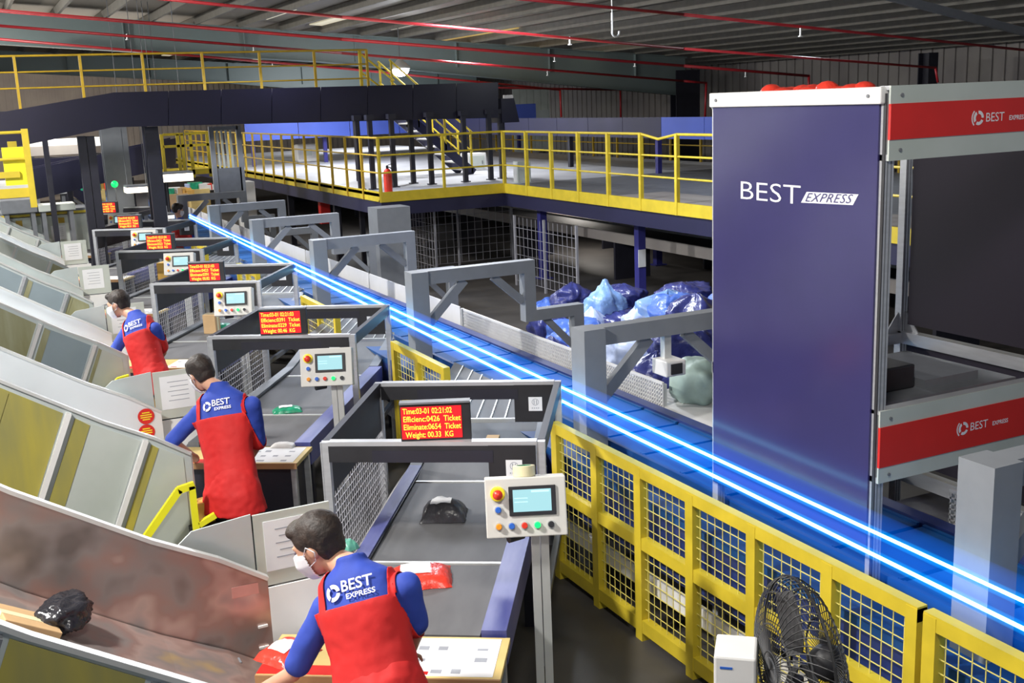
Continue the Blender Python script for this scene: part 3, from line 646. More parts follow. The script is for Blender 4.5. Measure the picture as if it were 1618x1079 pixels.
def make_chute(k):
    o = station_origin(k); yf = o.y-0.93; yn = o.y-(2.25 if k else 2.60); W_ = yf-yn
    lab = ['nearest steel chute, its bed stained brown and pink, at the bottom left', 'second nearest steel chute, with yellow side sheets and two round red stickers', 'third nearest steel chute, ending beside the worker in the middle of the left side', 'fourth nearest steel chute, with olive and grey side sheets', 'fifth nearest steel chute, narrow and pale at the left edge', 'sixth nearest steel chute, farthest up the left edge'][k]
    r = thing('parcel_chute', lab, 'chute', (0.05*k, yn, 0), 0, 'steel chutes at the left')
    n = len(prof); dw = 0.60; bd = 0.50
    bedm = ['stained', 'steel_white', 'steel_white', 'steel_pale', 'steel_white', 'steel_pale'][k]
    # bed
    mb = MB()
    pts = [(x, z-bd) for x, z in prof]
    for (xa, za), (xb, zb_) in zip(pts[:-1], pts[1:]): mb.prism([(xa, 0.02, za), (xb, 0.02, zb_), (xb, 0.02, zb_-0.02), (xa, 0.02, za-0.02)], (0, W_-0.04, 0))
    mb.build('bed', bedm, r)
    for nm, y, dp, mm in (('far_wall', W_, bd+0.06, bedm), ('near_wall', 0.0, 0.90, 'steel_pale')):
        mb = MB()
        for (xa, za), (xb, zb_) in zip(prof[:-1], prof[1:]):
            da = dp; db = dp
            mb.prism([(xa, y-0.008, za), (xb, y-0.008, zb_), (xb, y-0.008, zb_-db), (xa, y-0.008, za-da)], (0, 0.016, 0))
        mb.build(nm, mm, r)
        mb = MB()
        for (xa, za), (xb, zb_) in zip(prof[:-1], prof[1:]): mb.bar((xa, y, za+0.004), (xb, y, zb_+0.004), 0.045, 0.02)
        mb.build('rim', 'alu_light', r)
    MB().box(1.15, 1.17, 0, 0.03, 0.30, 1.09).build('end_post', 'alu_light', r)
    # outside sheets and ribs of the near wall; x stations along the slope
    def zr(x):
        for (xa, za), (xb, zb_) in zip(prof[:-1], prof[1:]):
            if xa <= x <= xb: return za+(zb_-za)*(x-xa)/(xb-xa)
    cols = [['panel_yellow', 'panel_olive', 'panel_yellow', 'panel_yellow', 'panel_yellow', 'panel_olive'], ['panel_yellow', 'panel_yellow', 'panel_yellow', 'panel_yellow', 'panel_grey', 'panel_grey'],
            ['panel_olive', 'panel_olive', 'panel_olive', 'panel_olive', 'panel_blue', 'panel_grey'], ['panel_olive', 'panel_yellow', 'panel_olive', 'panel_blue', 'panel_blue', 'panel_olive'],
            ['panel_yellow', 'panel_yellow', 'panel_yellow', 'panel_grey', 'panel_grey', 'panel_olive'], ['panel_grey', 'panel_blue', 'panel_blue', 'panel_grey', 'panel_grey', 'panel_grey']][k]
    cuts = [-2.4, -1.6, -0.85, -0.1, 0.38, 0.86, 1.14]; sl = 0.30
    ribm = ['rib_grey', 'white_paint', 'white_paint', 'alu', 'white_paint', 'alu_light'][k]
    for j in range(6):
        a, b = cuts[j]+0.035, cuts[j+1]-0.035
        dn = 0.80; ta, tb = (a-sl, b-sl) if j < 5 else (a-sl, b)
        ed = 0.03 if k == 0 else 0.05; za, zb_ = zr(a)-ed, zr(b)-ed
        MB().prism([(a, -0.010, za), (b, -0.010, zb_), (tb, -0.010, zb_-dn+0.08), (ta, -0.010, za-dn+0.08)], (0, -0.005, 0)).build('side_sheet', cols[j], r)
        if k in (1, 2, 3) and j > 2:
            c_ = a+(b-a)*(0.22 if k == 1 else 0.12); MB().prism([(a, -0.016, za), (c_, -0.016, zr(c_)-0.06), (c_-sl, -0.016, zr(c_)-0.06-dn+0.08), (ta, -0.016, za-dn+0.08)], (0, -0.004, 0)).build('rib_shading_strip', 'panel_yellow' if k == 1 else 'panel_olive', r)  # strip colour paints the rib's shading and reflection onto the sheet
        c = cuts[j]
        if j > 0: MB().bar((c, -0.025, zr(c)-0.03), (c-sl, -0.025, zr(c)-0.03-dn+0.1), 0.035, 0.05, up=(0, 1, 0)).build('rib', ribm, r)
    for x, y in ((-0.2, 0.1), (-0.2, W_-0.15), (-2.2, 0.1), (-2.2, W_-0.15), (0.9, 0.1), (0.9, W_-0.15)):
        MB().box(x, x+0.06, y, y+0.06, 0, zr(x)-bd-0.03).build('leg', 'rib_grey', r)
    if k == 1:
        for px, py in ((231, 658), (232, 683)):
            q = pY(px, py, yf-0.02); c = Vector((q.x-0.05*k, W_-0.013, q.z))
            d = MB().lathe([(0, 0), (0.066, 0), (0.066, 0.003), (0, 0.003)], 24, Matrix.Rotation(PI/2, 3, 'X'), tuple(c)).build('round_sticker', 'red_panel', r)
            mb = MB()
            for j, (wq) in enumerate((0.03, 0.045, 0.045, 0.03)): mb.box(c.x-wq, c.x+wq, c.y-0.005, c.y-0.0035, c.z+0.026-j*0.019, c.z+0.035-j*0.019)
            mb.build('sticker_print', 'btn_yellow', d)
    if k == 0:
        q = pY(388, 934, yf-0.02); MB().box(q.x-0.07, q.x+0.07, W_-0.013, W_-0.0095, q.z-0.03, q.z+0.03).build('warning_sticker', 'sticker', r)
        for px, py in ((416, 990), (418, 1023)): q = pY(px, py, yf-0.02); MB().box(q.x-0.025, q.x+0.025, W_-0.02, W_-0.009, q.z-0.006, q.z+0.006).build('catch', 'white_paint', r)
def make_board(k):
    o = station_origin(k); y = o.y-0.80
    r = thing('notice_board', ORD[k]+' of the pale boards with white paper at the chute ends', 'board', (1.14+0.05*k, y, 0), 0, 'pale boards at the chute ends')
    MB().prism([(-0.48, 0, 1.24), (-0.32, 0, 1.37), (-0.01, 0, 1.40), (-0.01, 0, 0.95), (-0.3, 0, 0.95)], (0, 0.012, 0)).build('wing_plate', 'steel_pale', r)
    b = MB().box(0.0, 0.42, 0, 0.015, 0.98, 1.39).build('board', 'panel_grey', r)
    p = MB().box(0.05, 0.33, -0.004, -0.001, 1.06, 1.345).build('paper', 'paper', b)
    mb = MB()
    for j in range(5): mb.box(0.11+0.02*(j % 2), 0.28, -0.005, -0.004, 1.29-j*0.04, 1.296-j*0.04)
    mb.build('print', 'ink', p)
    MB().prism([(0.0, -0.01, 0.97), (0.46, -0.01, 0.97), (0.46, -0.05, 0.60), (0.02, -0.05, 0.60)], (0, 0.01, 0)).build('white_apron', 'white_paint', r)
    for x in (0.0, 0.40): MB().box(x, x+0.03, 0.012, 0.04, 0, 1.0).build('leg', 'alu', r)
def make_guard(k):
    o = station_origin(k); y = o.y-2.43
    r = thing('chute_guard', ['', 'bright yellow guard frame at the lower end of the second nearest chute', 'bright yellow guard frame beside the middle worker at the third nearest chute', 'bright yellow guard frame at the lower end of the fourth nearest chute'][k], 'guard', (1.10+0.05*k, y, 0), 0, 'yellow guard frames at the chute ends')
    MB().bar((-0.36, 0, 0.55), (-0.07, 0, 0.89), 0.04, 0.05).build('slanted_bar', 'yellow_bright', r)
    MB().bar((-0.08, 0, 0.885), (0.035, 0, 0.905), 0.04, 0.05).build('top_bar', 'yellow_bright', r)
    MB().box(-0.005, 0.04, -0.02, 0.02, 0.0, 0.90).build('upright', 'yellow_bright', r)
    MB().bar((0.04, 0, 0.60), (0.16, 0, 0.65), 0.04, 0.04).build('foot_bar', 'yellow_bright', r)
    MB().box(-0.36, -0.32, -0.02, 0.02, 0.0, 0.56).build('upright', 'yellow_bright', r)
for k in range(NS):
    make_conveyor(k); make_gantry(k); make_display(k); make_control(k); make_table(k); make_chute(k); make_board(k)
    if 0 < k < 4: make_guard(k)
# ------------------------------------------------------------------ mezzanine
ZD = 1.86
r = thing('mezzanine_deck', 'raised pale deck with yellow edge on blue beams in the middle distance', 'platform', (7.0, 20.0, 0))
MB().box(0, 9.0, 0, 24, ZD-0.06, ZD).build('deck_plate', 'deck', r)
MB().box(2.6, 9.0, -15.5, 0, ZD-0.06, ZD).build('deck_plate', 'rib_grey', r); MB().box(2.62, 3.7, -15.4, -4.0, ZD, ZD+0.004).build('deck_strip', 'concrete', r)
for a in ((0.0, 0.04, 0, 24), (0.0, 2.6, -0.04, 0.0), (2.56, 2.6, -15.5, -0.04)): MB().box(*a, ZD-0.16, ZD+0.03).build('yellow_edge', 'yellow', r)
for a in ((0.02, 0.18, 0.02, 24), (0.0, 9, 0.0, 0.15), (2.60, 2.76, -15.5, 0)): MB().box(*a, ZD-0.42, ZD-0.13).build('edge_beam', 'navy', r)
for y in range(-14, 24, 2): MB().box(0.2 if y > 0 else 2.8, 9.0, y, y+0.1, ZD-0.30, ZD-0.06).build('cross_beam', 'navy_dark', r)
for i, (px, Yv) in enumerate([(0.55, 21.0), (0.5, 24.5), (0.5, 28.5), (0.5, 33), (3.1, 19.4), (3.2, 16.0), (3.2, 12.3), (3.2, 8.0), (5.8, 19.4), (5.8, 16), (5.8, 24.5), (5.8, 28.5), (8.2, 19.4), (8.2, 16.0), (8.3, 12)]):
    mb = MB(); y = Yv-20; mb.box(px-0.07, px+0.07, y-0.07, y+0.07, 0, ZD-0.3); mb.box(px-0.14, px+0.14, y-0.14, y+0.14, 0, 0.02); mb.box(px-0.12, px+0.12, y-0.12, y+0.12, ZD-0.44, ZD-0.40)
    c = mb.build('column', 'blue_col' if i in (4, 5, 6, 7, 8) else 'steel_dark', r)
MB().box(3.2-0.085, 3.2+0.06, -4.085, -4.075, 0.62, 0.92).build('paper_notice', 'paper', r)
def railing(name, label, p0, p1, spacing, h=1.05, m='yellow', zb=ZD, drop=0.16, rr=0.024, n_mid=2, last=True, sag=None, group=None):
    p0 = Vector((*p0, zb)); p1 = Vector((*p1, zb)); L = (p1-p0).length; d = (p1-p0)/L; n = round(L/spacing)
    r = thing(name, label, 'railing', tuple(p0), 0, group)
    for k in range(n+1 if last else n):
        q = d*(k*L/n); MB().box(q.x-rr, q.x+rr, q.y-rr, q.y+rr, -drop, h).build('post', m, r)
    for j in range(n_mid+1):
        z = h-0.01-j*h/(n_mid+1)*0.93
        t = 0.016 if j else 0.021
        if j == 0 and sag is not None:
            pts = [d*(k*L/n)+Vector((0, 0, z)) for k in range(n+1)]; mids = []
            for k in range(n):
                mids.append(pts[k])
                if k == sag: mids.append((pts[k]+pts[k+1])/2+Vector((0, 0, -0.075)))
            mids.append(pts[-1]); mb = MB(); mb.path(mids, t, 8); mb.build('top_rail', m, r)
        else:
            MB().tube(Vector((0, 0, z)), d*L+Vector((0, 0, z)), t, 8).build('top_rail' if j == 0 else 'middle_rail', m, r)
    return r
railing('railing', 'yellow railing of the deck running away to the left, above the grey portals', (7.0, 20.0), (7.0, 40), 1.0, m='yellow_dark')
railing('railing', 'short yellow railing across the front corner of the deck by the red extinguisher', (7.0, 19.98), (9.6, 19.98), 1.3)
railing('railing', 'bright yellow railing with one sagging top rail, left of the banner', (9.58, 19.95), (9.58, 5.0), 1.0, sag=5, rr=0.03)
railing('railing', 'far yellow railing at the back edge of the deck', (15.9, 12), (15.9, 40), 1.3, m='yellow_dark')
# fire extinguisher
e = pY(608, 298, 20.3); r = thing('fire_extinguisher', 'red fire extinguisher standing at the corner of the deck', 'fire extinguisher', (7.25, 20.25, ZD))
MB().lathe([(0, 0), (0.075, 0), (0.08, 0.02), (0.08, 0.36), (0.06, 0.42), (0.025, 0.45), (0, 0.45)], 18).build('cylinder', 'btn_red', r, smooth=True)
mb = MB(); mb.box(-0.02, 0.02, -0.02, 0.02, 0.45, 0.50); mb.bar((-0.02, 0, 0.50), (0.10, 0, 0.54), 0.02, 0.012); mb.build('valve', 'black', r)
MB().path([(0.03, 0, 0.48), (0.10, 0, 0.44), (0.11, 0, 0.2)], 0.010, 6).build('hose', 'black', r)
# stairs rising left from the deck
r = thing('stairs', 'dark blue stairs with white treads climbing from the deck', 'stairs', (8.6, 23.6, ZD))
a, b = Vector((1.95, 0, 0.0)), Vector((0.05, 0, 1.65))
for y in (0, 0.75): MB().bar(a+Vector((0, y, 0.02)), b+Vector((0, y, 0.02)), 0.04, 0.20).build('stringer', 'navy', r)
for k in range(9):
    q = a.lerp(b, (k+0.5)/9); MB().box(q.x-0.13, q.x+0.11, 0.02, 0.73, q.z+0.0, q.z+0.03).build('tread', 'white_paint', r)
for y in (0, 0.75):
    MB().tube(a+Vector((0.0, y, 0.95)), b+Vector((0, y, 0.95)), 0.022, 8).build('handrail', 'yellow', r)
    MB().tube(a+Vector((0.0, y, 0.50)), b+Vector((0, y, 0.50)), 0.018, 8).build('handrail', 'yellow', r)
    for t in (0.02, 0.35, 0.68, 0.98): q = a.lerp(b, t); MB().box(q.x-0.02, q.x+0.02, y-0.02, y+0.02, q.z, q.z+0.96).build('post', 'yellow', r)
# dark machine posts on the deck carrying the overhead conveyor
for i, (px, Y_) in enumerate([(568, 21.4), (588, 21.2), (622, 21.4), (652, 22.0), (681, 21.4), (735, 21.4), (775, 21.5), (793, 21.6)]):
    q = pY(px, 260, Y_); mb = MB(); mb.box(-0.045, 0.045, -0.045, 0.045, 0, 1.46); mb.box(-0.08, 0.08, -0.08, 0.08, 0, 0.02); mb.box(-0.08, 0.08, -0.08, 0.08, 1.36, 1.46)
    o = mb.build('conveyor_support', 'steel_dark'); o.location = (q.x, Y_, ZD); tag(o, ['slim dark support post left of the extinguisher', 'slim dark support post right behind the extinguisher', 'dark support post just right of the red extinguisher', 'dark support post under the conveyor, left of the stairs rail', 'dark support post beside the yellow stair rail', 'dark support post at the foot of the stairs', 'dark support post right of the white cabinet', 'dark support post at the right end of the overhead conveyor'][i], 'post')
# overhead conveyor, navy sheet sides, bending at the left
r = thing('overhead_conveyor', 'long dark navy overhead conveyor casing crossing the upper left half', 'conveyor', (0, 21.5, 0))
def yy(px, py, Y_): return pY(px, py, Y_)
Yc = 21.5; p1 = yy(180, 146, Yc); p2 = yy(180, 201, Yc); p3 = yy(788, 130, Yc); p4 = yy(788, 186, Yc); q1 = yy(-30, 183, Yc); q2 = yy(-30, 243, Yc)
def Lc(p): return (p.x, 0, p.z)
N_ = 8
for k in range(N_):
    a, b = k/N_, (k+1)/N_
    MB().prism([Lc(p2.lerp(p4, a)), Lc(p2.lerp(p4, b)-Vector((0.012, 0, 0))), Lc(p1.lerp(p3, b)-Vector((0.012, 0, 0))), Lc(p1.lerp(p3, a))], (0, 0.02, 0)).build('side_sheet', 'navy_dark', r)
MB().prism([Lc(q2), Lc(p2), Lc(p1), Lc(q1)], (0, 0.02, 0)).build('side_sheet', 'navy_dark', r)
for nm, A_, B_ in (('body', p1, p3), ('body', q1, p1)):
    MB().prism([(A_.x, 0.03, A_.z-0.30), (B_.x, 0.03, B_.z-0.30), (B_.x, 0.03, B_.z-0.12), (A_.x, 0.03, A_.z-0.12)], (0, 0.9, 0)).build(nm, 'steel_dark', r)
MB().prism([Lc(p2+Vector((0, 0, .0))), Lc(p4), Lc(p3), Lc(p1)], (0, 0.02, 0)).build('rear_side', 'navy_dark', r).location = (0, 0.93, 0)
for i, (px, py, pb, lab) in enumerate([(128, 215, 400, 'dark left leg of the pair under the overhead conveyor at the left'), (142, 215, 400, 'dark right leg of the pair under the overhead conveyor at the left'), (238, 200, 350, 'thick dark leg under the overhead conveyor, right of the green lamp')]):
    a = yy(px, py, Yc+0.4); mb = MB(); wd_ = 0.07 if i < 2 else 0.12; mb.box(-wd_, wd_, -0.07, 0.07, 0, a.z); mb.box(-wd_*1.6, wd_*1.6, -0.12, 0.12, 0, 0.03); o = mb.build('leg', 'steel_dark', r); o.location = (a.x, 0.4, 0)
# conveyor head at the right end of the overhead line
a = yy(792, 152, 21.6); hx = a.x
z1_ = a.z; MB().prism([(hx-0.05, 0, z1_-0.05), (hx+0.25, 0, z1_-0.05), (hx+0.36, 0, z1_-0.55), (hx-0.05, 0, z1_-0.55)], (0, 0.8, 0)).build('end_hood', 'navy_dark', r)
MB().box(hx, hx+0.22, -0.02, 0.03, z1_-0.05, z1_+0.02).build('hood_lip', 'white_paint', r)
MB().box(hx+0.05, hx+0.15, 0.3, 0.4, ZD, z1_-0.5).build('leg', 'steel_dark', r)
# walkway rails behind the overhead conveyor
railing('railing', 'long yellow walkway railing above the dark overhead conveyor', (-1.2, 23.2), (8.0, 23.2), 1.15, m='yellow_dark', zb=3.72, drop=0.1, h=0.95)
r = thing('walkway', 'dark high walkway behind the long overhead conveyor', 'platform', (0, 23.25, 0)); MB().box(-1.6, 8.2, 0, 0.95, 3.60, 3.66).build('floor_plate', 'steel_dark', r)
for x in (1.5, 3.4, 7.9): MB().box(x-0.05, x+0.05, 0.65, 0.75, 0, 3.60).build('leg', 'steel_dark', r)
# bright yellow stair gate on the walkway end
r = thing('stair_gate', 'yellow stair rail end beside the bright round floodlight', 'railing', (7.95, 23.5, 3.66))
MB().box(-0.03, 0.03, -0.03, 0.03, 0, 1.0).build('post', 'yellow', r); MB().tube((0, 0, 0.95), (0.75, 0, 0.35), 0.022, 8).build('handrail', 'yellow', r); MB().tube((0, 0, 0.55), (0.75, 0, -0.02), 0.02, 8).build('handrail', 'yellow', r)
# floodlight
c = pY(632, 103, 27); r = thing('floodlight', 'bright round floodlight hanging over the deck', 'lamp', tuple(c))
MB().lathe([(0, -0.10), (0.25, -0.10), (0.26, -0.04), (0.12, 0.08), (0.04, 0.16), (0, 0.16)], 20).build('housing', 'alu_light', r, smooth=True)
MB().ball((0, 0, -0.10), (0.22, 0.22, 0.18), 12).build('glass', 'lamp_white', r, smooth=True)
MB().tube((0, 0, 0.16), (0, 0, roof_z(c.x)-c.z), 0.012, 6).build('hanger', 'rib_grey', r)
ld = bpy.data.lights.new('floodlight_bulb', 'POINT'); ld.energy = 160; ld.shadow_soft_size = 0.15; ld.color = (0.95, 0.97, 1); lo = bpy.data.objects.new('floodlight_bulb', ld); COL.objects.link(lo); lo.location = c+Vector((0, -0.1, -0.30))

# left yellow platform in front
r = thing('access_platform', 'yellow railed access platform at the left edge, under the navy conveyor', 'platform', (0.75, 16.0, 0))
MB().box(-0.85, 0.04, 0, 1.6, 2.50, 2.62).build('yellow_edge', 'yellow', r); MB().box(-0.85, 0, 0.02, 1.55, 2.62, 2.66).build('deck_plate', 'deck', r)
MB().box(-0.02, 0.06, -0.03, 0.04, 2.36, 3.38).build('post', 'yellow', r); MB().box(-0.15, -0.03, 1.5, 1.56, 2.62, 3.2).build('post', 'yellow', r); MB().box(-0.28, -0.02, 0.05, 0.12, 2.66, 3.15).build('gate_plate', 'yellow_bright', r)
for z in (3.34, 3.0): MB().tube((-0.85, 0, z), (0, 0, z), 0.02, 8).build('rail', 'yellow', r)
MB().box(-0.85, -0.1, 0.0, 0.05, 2.76, 2.84).build('toe_board', 'yellow', r)
for x in (-0.84, -0.7): MB().box(x, x+0.08, 1.35, 1.43, 0, 2.5).build('leg', 'steel_dark', r)
# sloping navy conveyors further back
def slope(label, pts, Y_, th, m='navy', post=()):
    r = thing('sloping_conveyor', label, 'conveyor', (0, Y_, 0), 0, None)
    P = [pY(a, b, Y_) for a, b in pts]
    MB().prism([(p.x, 0, p.z) for p in P], (0, 0.03, 0)).build('side_sheet', m, r)
    MB().prism([(p.x, 0.8, p.z) for p in P], (0, 0.03, 0)).build('side_sheet', m, r)
    c = (P[0]+P[2])/2
    for px, py in post:
        q = pY(px, py, Y_); MB().box(q.x-0.06, q.x+0.06, 0.3, 0.42, 0, q.z).build('leg', 'steel_dark', r)
    mz = MB(); a_, b_ = (P[0]+P[3])/2, (P[1]+P[2])/2; mz.bar((a_.x, 0.41, a_.z), (b_.x, 0.41, b_.z), 0.76, 0.06, up=(0, 0, 1)); mz.build('belt', 'rubber', r)
slope('navy sloping conveyor descending to the left behind the grey steel column', [(278, 218), (278, 262), (45, 318), (45, 268)], 28, 0.3, post=[(112, 300), (205, 290)])
slope('second navy sloping conveyor low at the left, with white edge', [(150, 246), (150, 270), (40, 268), (40, 252)], 33, 0.3, post=[(100, 268)])
# grey column with green lamp
a = pY(170, 330, 26.5); column(a.x+0.30, 26.5, 3.62, 'steel_column', 'frame_grey', 'thick blue-grey steel column with a green lamp in front, at the left', 0.55)
g = pY(181, 291, 25.5); r = thing('signal_lamp', 'small glowing green signal lamp before the grey column', 'lamp', tuple(g))
MB().ball((0, 0, 0), 0.075, 8).build('glass', 'lamp_green', r, smooth=True); MB().tube((0, 0, -g.z), (0, 0, -0.07), 0.02, 6).build('pole', 'rib_grey', r)
# big grey square column near portal row
a = pY(590, 322, 21.3)
mb = MB(); x0 = pY(600, 400, 18.6).x; x1 = pY(652, 400, 18.6).x; mb.box(x0, x1, 18.6, 19.1, 0.0, 1.72); tag(mb.build('cabinet', 'frame_grey'), 'tall plain grey cabinet under the deck corner, beyond the portals', 'cabinet')
# wire fences and posts below the deck
def wire_fence(label, x, y0, y1, z1, step=0.17, m='cage_wire', axis='y'):
    r = thing('wire_fence', label, 'fence', (x, y0, 0))
    L = abs(y1-y0); mb = MB(); n = int(L/step)
    for k in range(n+1):
        if axis == 'y': mb.box(-0.004, 0.004, k*step-0.004, k*step+0.004, 0.1, z1)
        else: mb.box(k*step-0.004, k*step+0.004, -0.004, 0.004, 0.1, z1)
    for k in range(int(z1/step)):
        if axis == 'y': mb.box(-0.004, 0.004, 0, L, 0.1+k*step-0.004, 0.1+k*step+0.004)
        else: mb.box(0, L, -0.004, 0.004, 0.1+k*step-0.004, 0.1+k*step+0.004)
    mb.build('wire_mesh', m, r)
    for t in (0, L/2, L):
        if axis == 'y': MB().box(-0.02, 0.02, t-0.02, t+0.02, 0, z1+0.03).build('post', m, r)
        else: MB().box(t-0.02, t+0.02, -0.02, 0.02, 0, z1+0.03).build('post', m, r)
wire_fence('tall wire fence under the right part of the deck, behind the blue sacks', 9.3, 16.6, 19.0, 1.32)
wire_fence('wire fence under the deck, left of the blue column', 8.3, 20.6, 24.2, 1.35)
wire_fence('wire cage front seen between the grey cabinet and the blue column', 8.1, 22.0, 24.6, 1.3, axis='x')
# low conveyors and belts seen under the deck: long pale lines
for i, (x, z, lab, m_) in enumerate([(11.5, 0.9, 'long pale low conveyor under the deck, nearest row', 'concrete'), (13.6, 1.0, 'long grey low conveyor under the deck, middle row', 'rib_grey'), (16.5, 1.1, 'long grey low conveyor beyond the deck, far row', 'concrete')]):
    r = thing('floor_conveyor', lab, 'conveyor', (x, 10, 0))
    MB().box(-0.4, 0.4, 0, 34, z-0.1, z).build('belt', 'rubber', r); MB().box(-0.45, -0.4, 0, 34, z-0.16, z+0.04).build('side_rail', m_, r); MB().box(0.4, 0.45, 0, 34, z-0.16, z+0.04).build('side_rail', m_, r)
    for k in range(9): MB().box(-0.4, 0.4, k*4.0+0.3, k*4.0+0.36, 0, z-0.1).build('leg', 'steel_dark', r)
# blue sided conveyor above the right of the deck
r = thing('blue_conveyor', 'long raised conveyor with bright blue side sheets behind the yellow railing', 'conveyor', (13.0, 15.0, 0))
for k in range(12):
    MB().box(-0.02, 0.0, k*1.5, k*1.5+1.485, 2.60, 3.03).build('side_sheet', 'blue_sheet' if k < 3 else 'navy', r)
MB().box(0.0, 0.8, 0, 18, 2.66, 2.75).build('belt', 'rubber', r)
for k in range(5): MB().box(0.1, 0.2, 1.0+k*3.8, 1.1+k*3.8, ZD, 2.66).build('leg', 'blue_col' if k < 2 else 'steel_dark', r)
r = thing('blue_conveyor', 'far blue lit conveyor side seen between the posts above the deck', 'conveyor', (7.5, 33.0, 0))
for k in range(6): MB().box(k*1.6, k*1.6+1.58, -0.02, 0, 2.62, 3.35).build('side_sheet', 'blue_sheet', r)
MB().box(0, 9.6, 0.0, 0.8, 2.75, 2.85).build('belt', 'rubber', r)
for k in range(5): MB().box(0.2+k*2.2, 0.3+k*2.2, 0.2, 0.3, ZD, 2.75).build('leg', 'blue_col', r)
# white cabinet on the deck
q = pY(752, 262, 24); r = thing('deck_cabinet', 'small white cabinet on the deck at the foot of the stairs', 'cabinet', (q.x+0.3, 24.6, ZD))
MB().box(-0.25, 0.25, 0, 0.4, 0, 0.42).build('body', 'white_paint', r, bevel=0.01); MB().box(-0.2, 0.2, -0.012, 0, 0.05, 0.36).build('door', 'panel_grey', r); MB().box(0.13, 0.15, -0.03, -0.012, 0.16, 0.24).build('handle', 'rib_grey', r)
q = pY(488, 245, 34); r = thing('deck_cabinet', 'white rounded box on the far left part of the deck', 'cabinet', (q.x, 34, ZD))
MB().box(-0.35, 0.35, 0, 0.5, 0, 0.55).build('body', 'white_paint', r, bevel=0.08); MB().box(-0.1, 0.1, -0.01, 0.0, 0.2, 0.4).build('door', 'panel_grey', r)
q = pX(826, 300, 10.3); r = thing('control_cabinet', 'light grey control cabinet on the deck near the railing bend', 'cabinet', (10.15, 20.3, ZD)); MB().box(-0.15, 0.15, -0.1, 0.1, 0, 0.42).build('body', 'panel_grey', r, bevel=0.006); MB().box(-0.155, -0.15, -0.08, 0.08, 0.03, 0.39).build('door', 'alu_light', r)
# far white wall strip with red pipes (upper right centre)
r = thing('partition_wall', 'pale ribbed partition at the far right, above the blue conveyor', 'wall panel', (21.5, 45, 0))
a, b = pY(810, 143, 45), pY(1042, 186, 45)
for k in range(22): MB().box(a.x-21.5+k*(b.x-a.x)/22, a.x-21.5+(k+0.94)*(b.x-a.x)/22, 0, 0.05, 1.2, 3.95).build('rib_sheet', 'panel_grey', r)
MB().box(a.x-21.5, b.x-21.5, -0.03, 0.0, 2.5, 3.0).build('lower_band', 'steel_pale', r)
# left background clutter
def simple(name, label, cat, x0, x1, y0, y1, z0, z1, m, bev=0.01): o = MB().box(x0, x1, y0, y1, z0, z1).build(name, m, bevel=bev); return tag(o, label, cat)
def bgbox(name, label, cat, pl, pt, pr, pb, Y_, m, dep=0.5, toground=False):
    a = pY(pl, pt, Y_); b = pY(pr, pb, Y_); z0 = 0.0 if toground else b.z
    return simple(name, label, cat, a.x, b.x, Y_, Y_+dep, z0, a.z, m)
# guarded machine with grey frame at 335..383
r = thing('machine_guard', 'grey framed guard cage with bars, left of the long deck', 'cage', (0, 24.5, 0))
a = pY(338, 200, 24.5); b = pY(383, 285, 24.5)
for px in (338, 381): q = pY(px, 250, 24.5); MB().box(q.x-0.05, q.x+0.05, 0, 0.08, 0, a.z).build('post', 'frame_grey', r)
for px in (347, 354, 361, 368): q = pY(px, 250, 24.5); MB().box(q.x-0.02, q.x+0.02, 0.02, 0.06, 2.3, a.z).build('bar', 'panel_grey', r)
MB().box(a.x, b.x, 0.0, 0.08, a.z-0.08, a.z).build('top_beam', 'frame_grey', r); MB().box(a.x, b.x, 0.0, 0.06, 1.7, 2.3).build('lower_sheet', 'rib_grey', r)
# yellow cage on high platform 258..335
r = thing('yellow_cage', 'yellow railed landing left of the grey guard cage', 'platform', (0, 27, 0))
for px in (258, 283, 290, 303, 330): q = pY(px, 240, 27); MB().box(q.x-0.035, q.x+0.035, 0, 0.06, 2.0, pY(px, 212, 27).z).build('post', 'yellow', r)
a, b = pY(258, 266, 27), pY(334, 266, 27); MB().box(a.x, b.x, 0, 1.2, b.z-0.12, b.z).build('landing', 'yellow', r)
for py in (213, 232): q = pY(258, py, 27); MB().box(q.x, b.x, 0, 0.04, q.z-0.03, q.z+0.03).build('rail', 'yellow', r)
for x in (a.x+0.1, min(b.x-0.1, 3.5)): MB().box(x-0.05, x+0.05, 0.5, 0.6, 0, b.z-0.12).build('leg', 'steel_dark', r)
# hanging lit lamp panels
for lab, (pl_, pt, pr, pb, Y_, m_) in {'long bright warm lamp panel under the landing, left of centre': (244, 277, 306, 285, 25, 'lamp_warm'), 'shorter glowing warm lamp panel left of the thick dark leg': (200, 297, 240, 303, 25, 'lamp_warm'), 'faint warm light bar beside the far worker': (258, 341, 276, 345, 27, 'lamp_soft')}.items():
    a = pY(pl_, pt, Y_); b = pY(pr, pb, Y_); r = thing('lamp_panel', lab, 'lamp', (a.x, Y_, a.z)); MB().box(0, b.x-a.x, 0, 0.5, b.z-a.z, 0).build('lit_panel', m_, r)
    MB().box(0, b.x-a.x, 0, 0.5, 0, 0.04).build('housing', 'rib_grey', r)
    for x in (0.05, b.x-a.x-0.07): MB().tube((x, 0.25, 0.04), (x, 0.25, roof_z(a.x)-a.z), 0.008, 6).build('hanger', 'rib_grey', r)
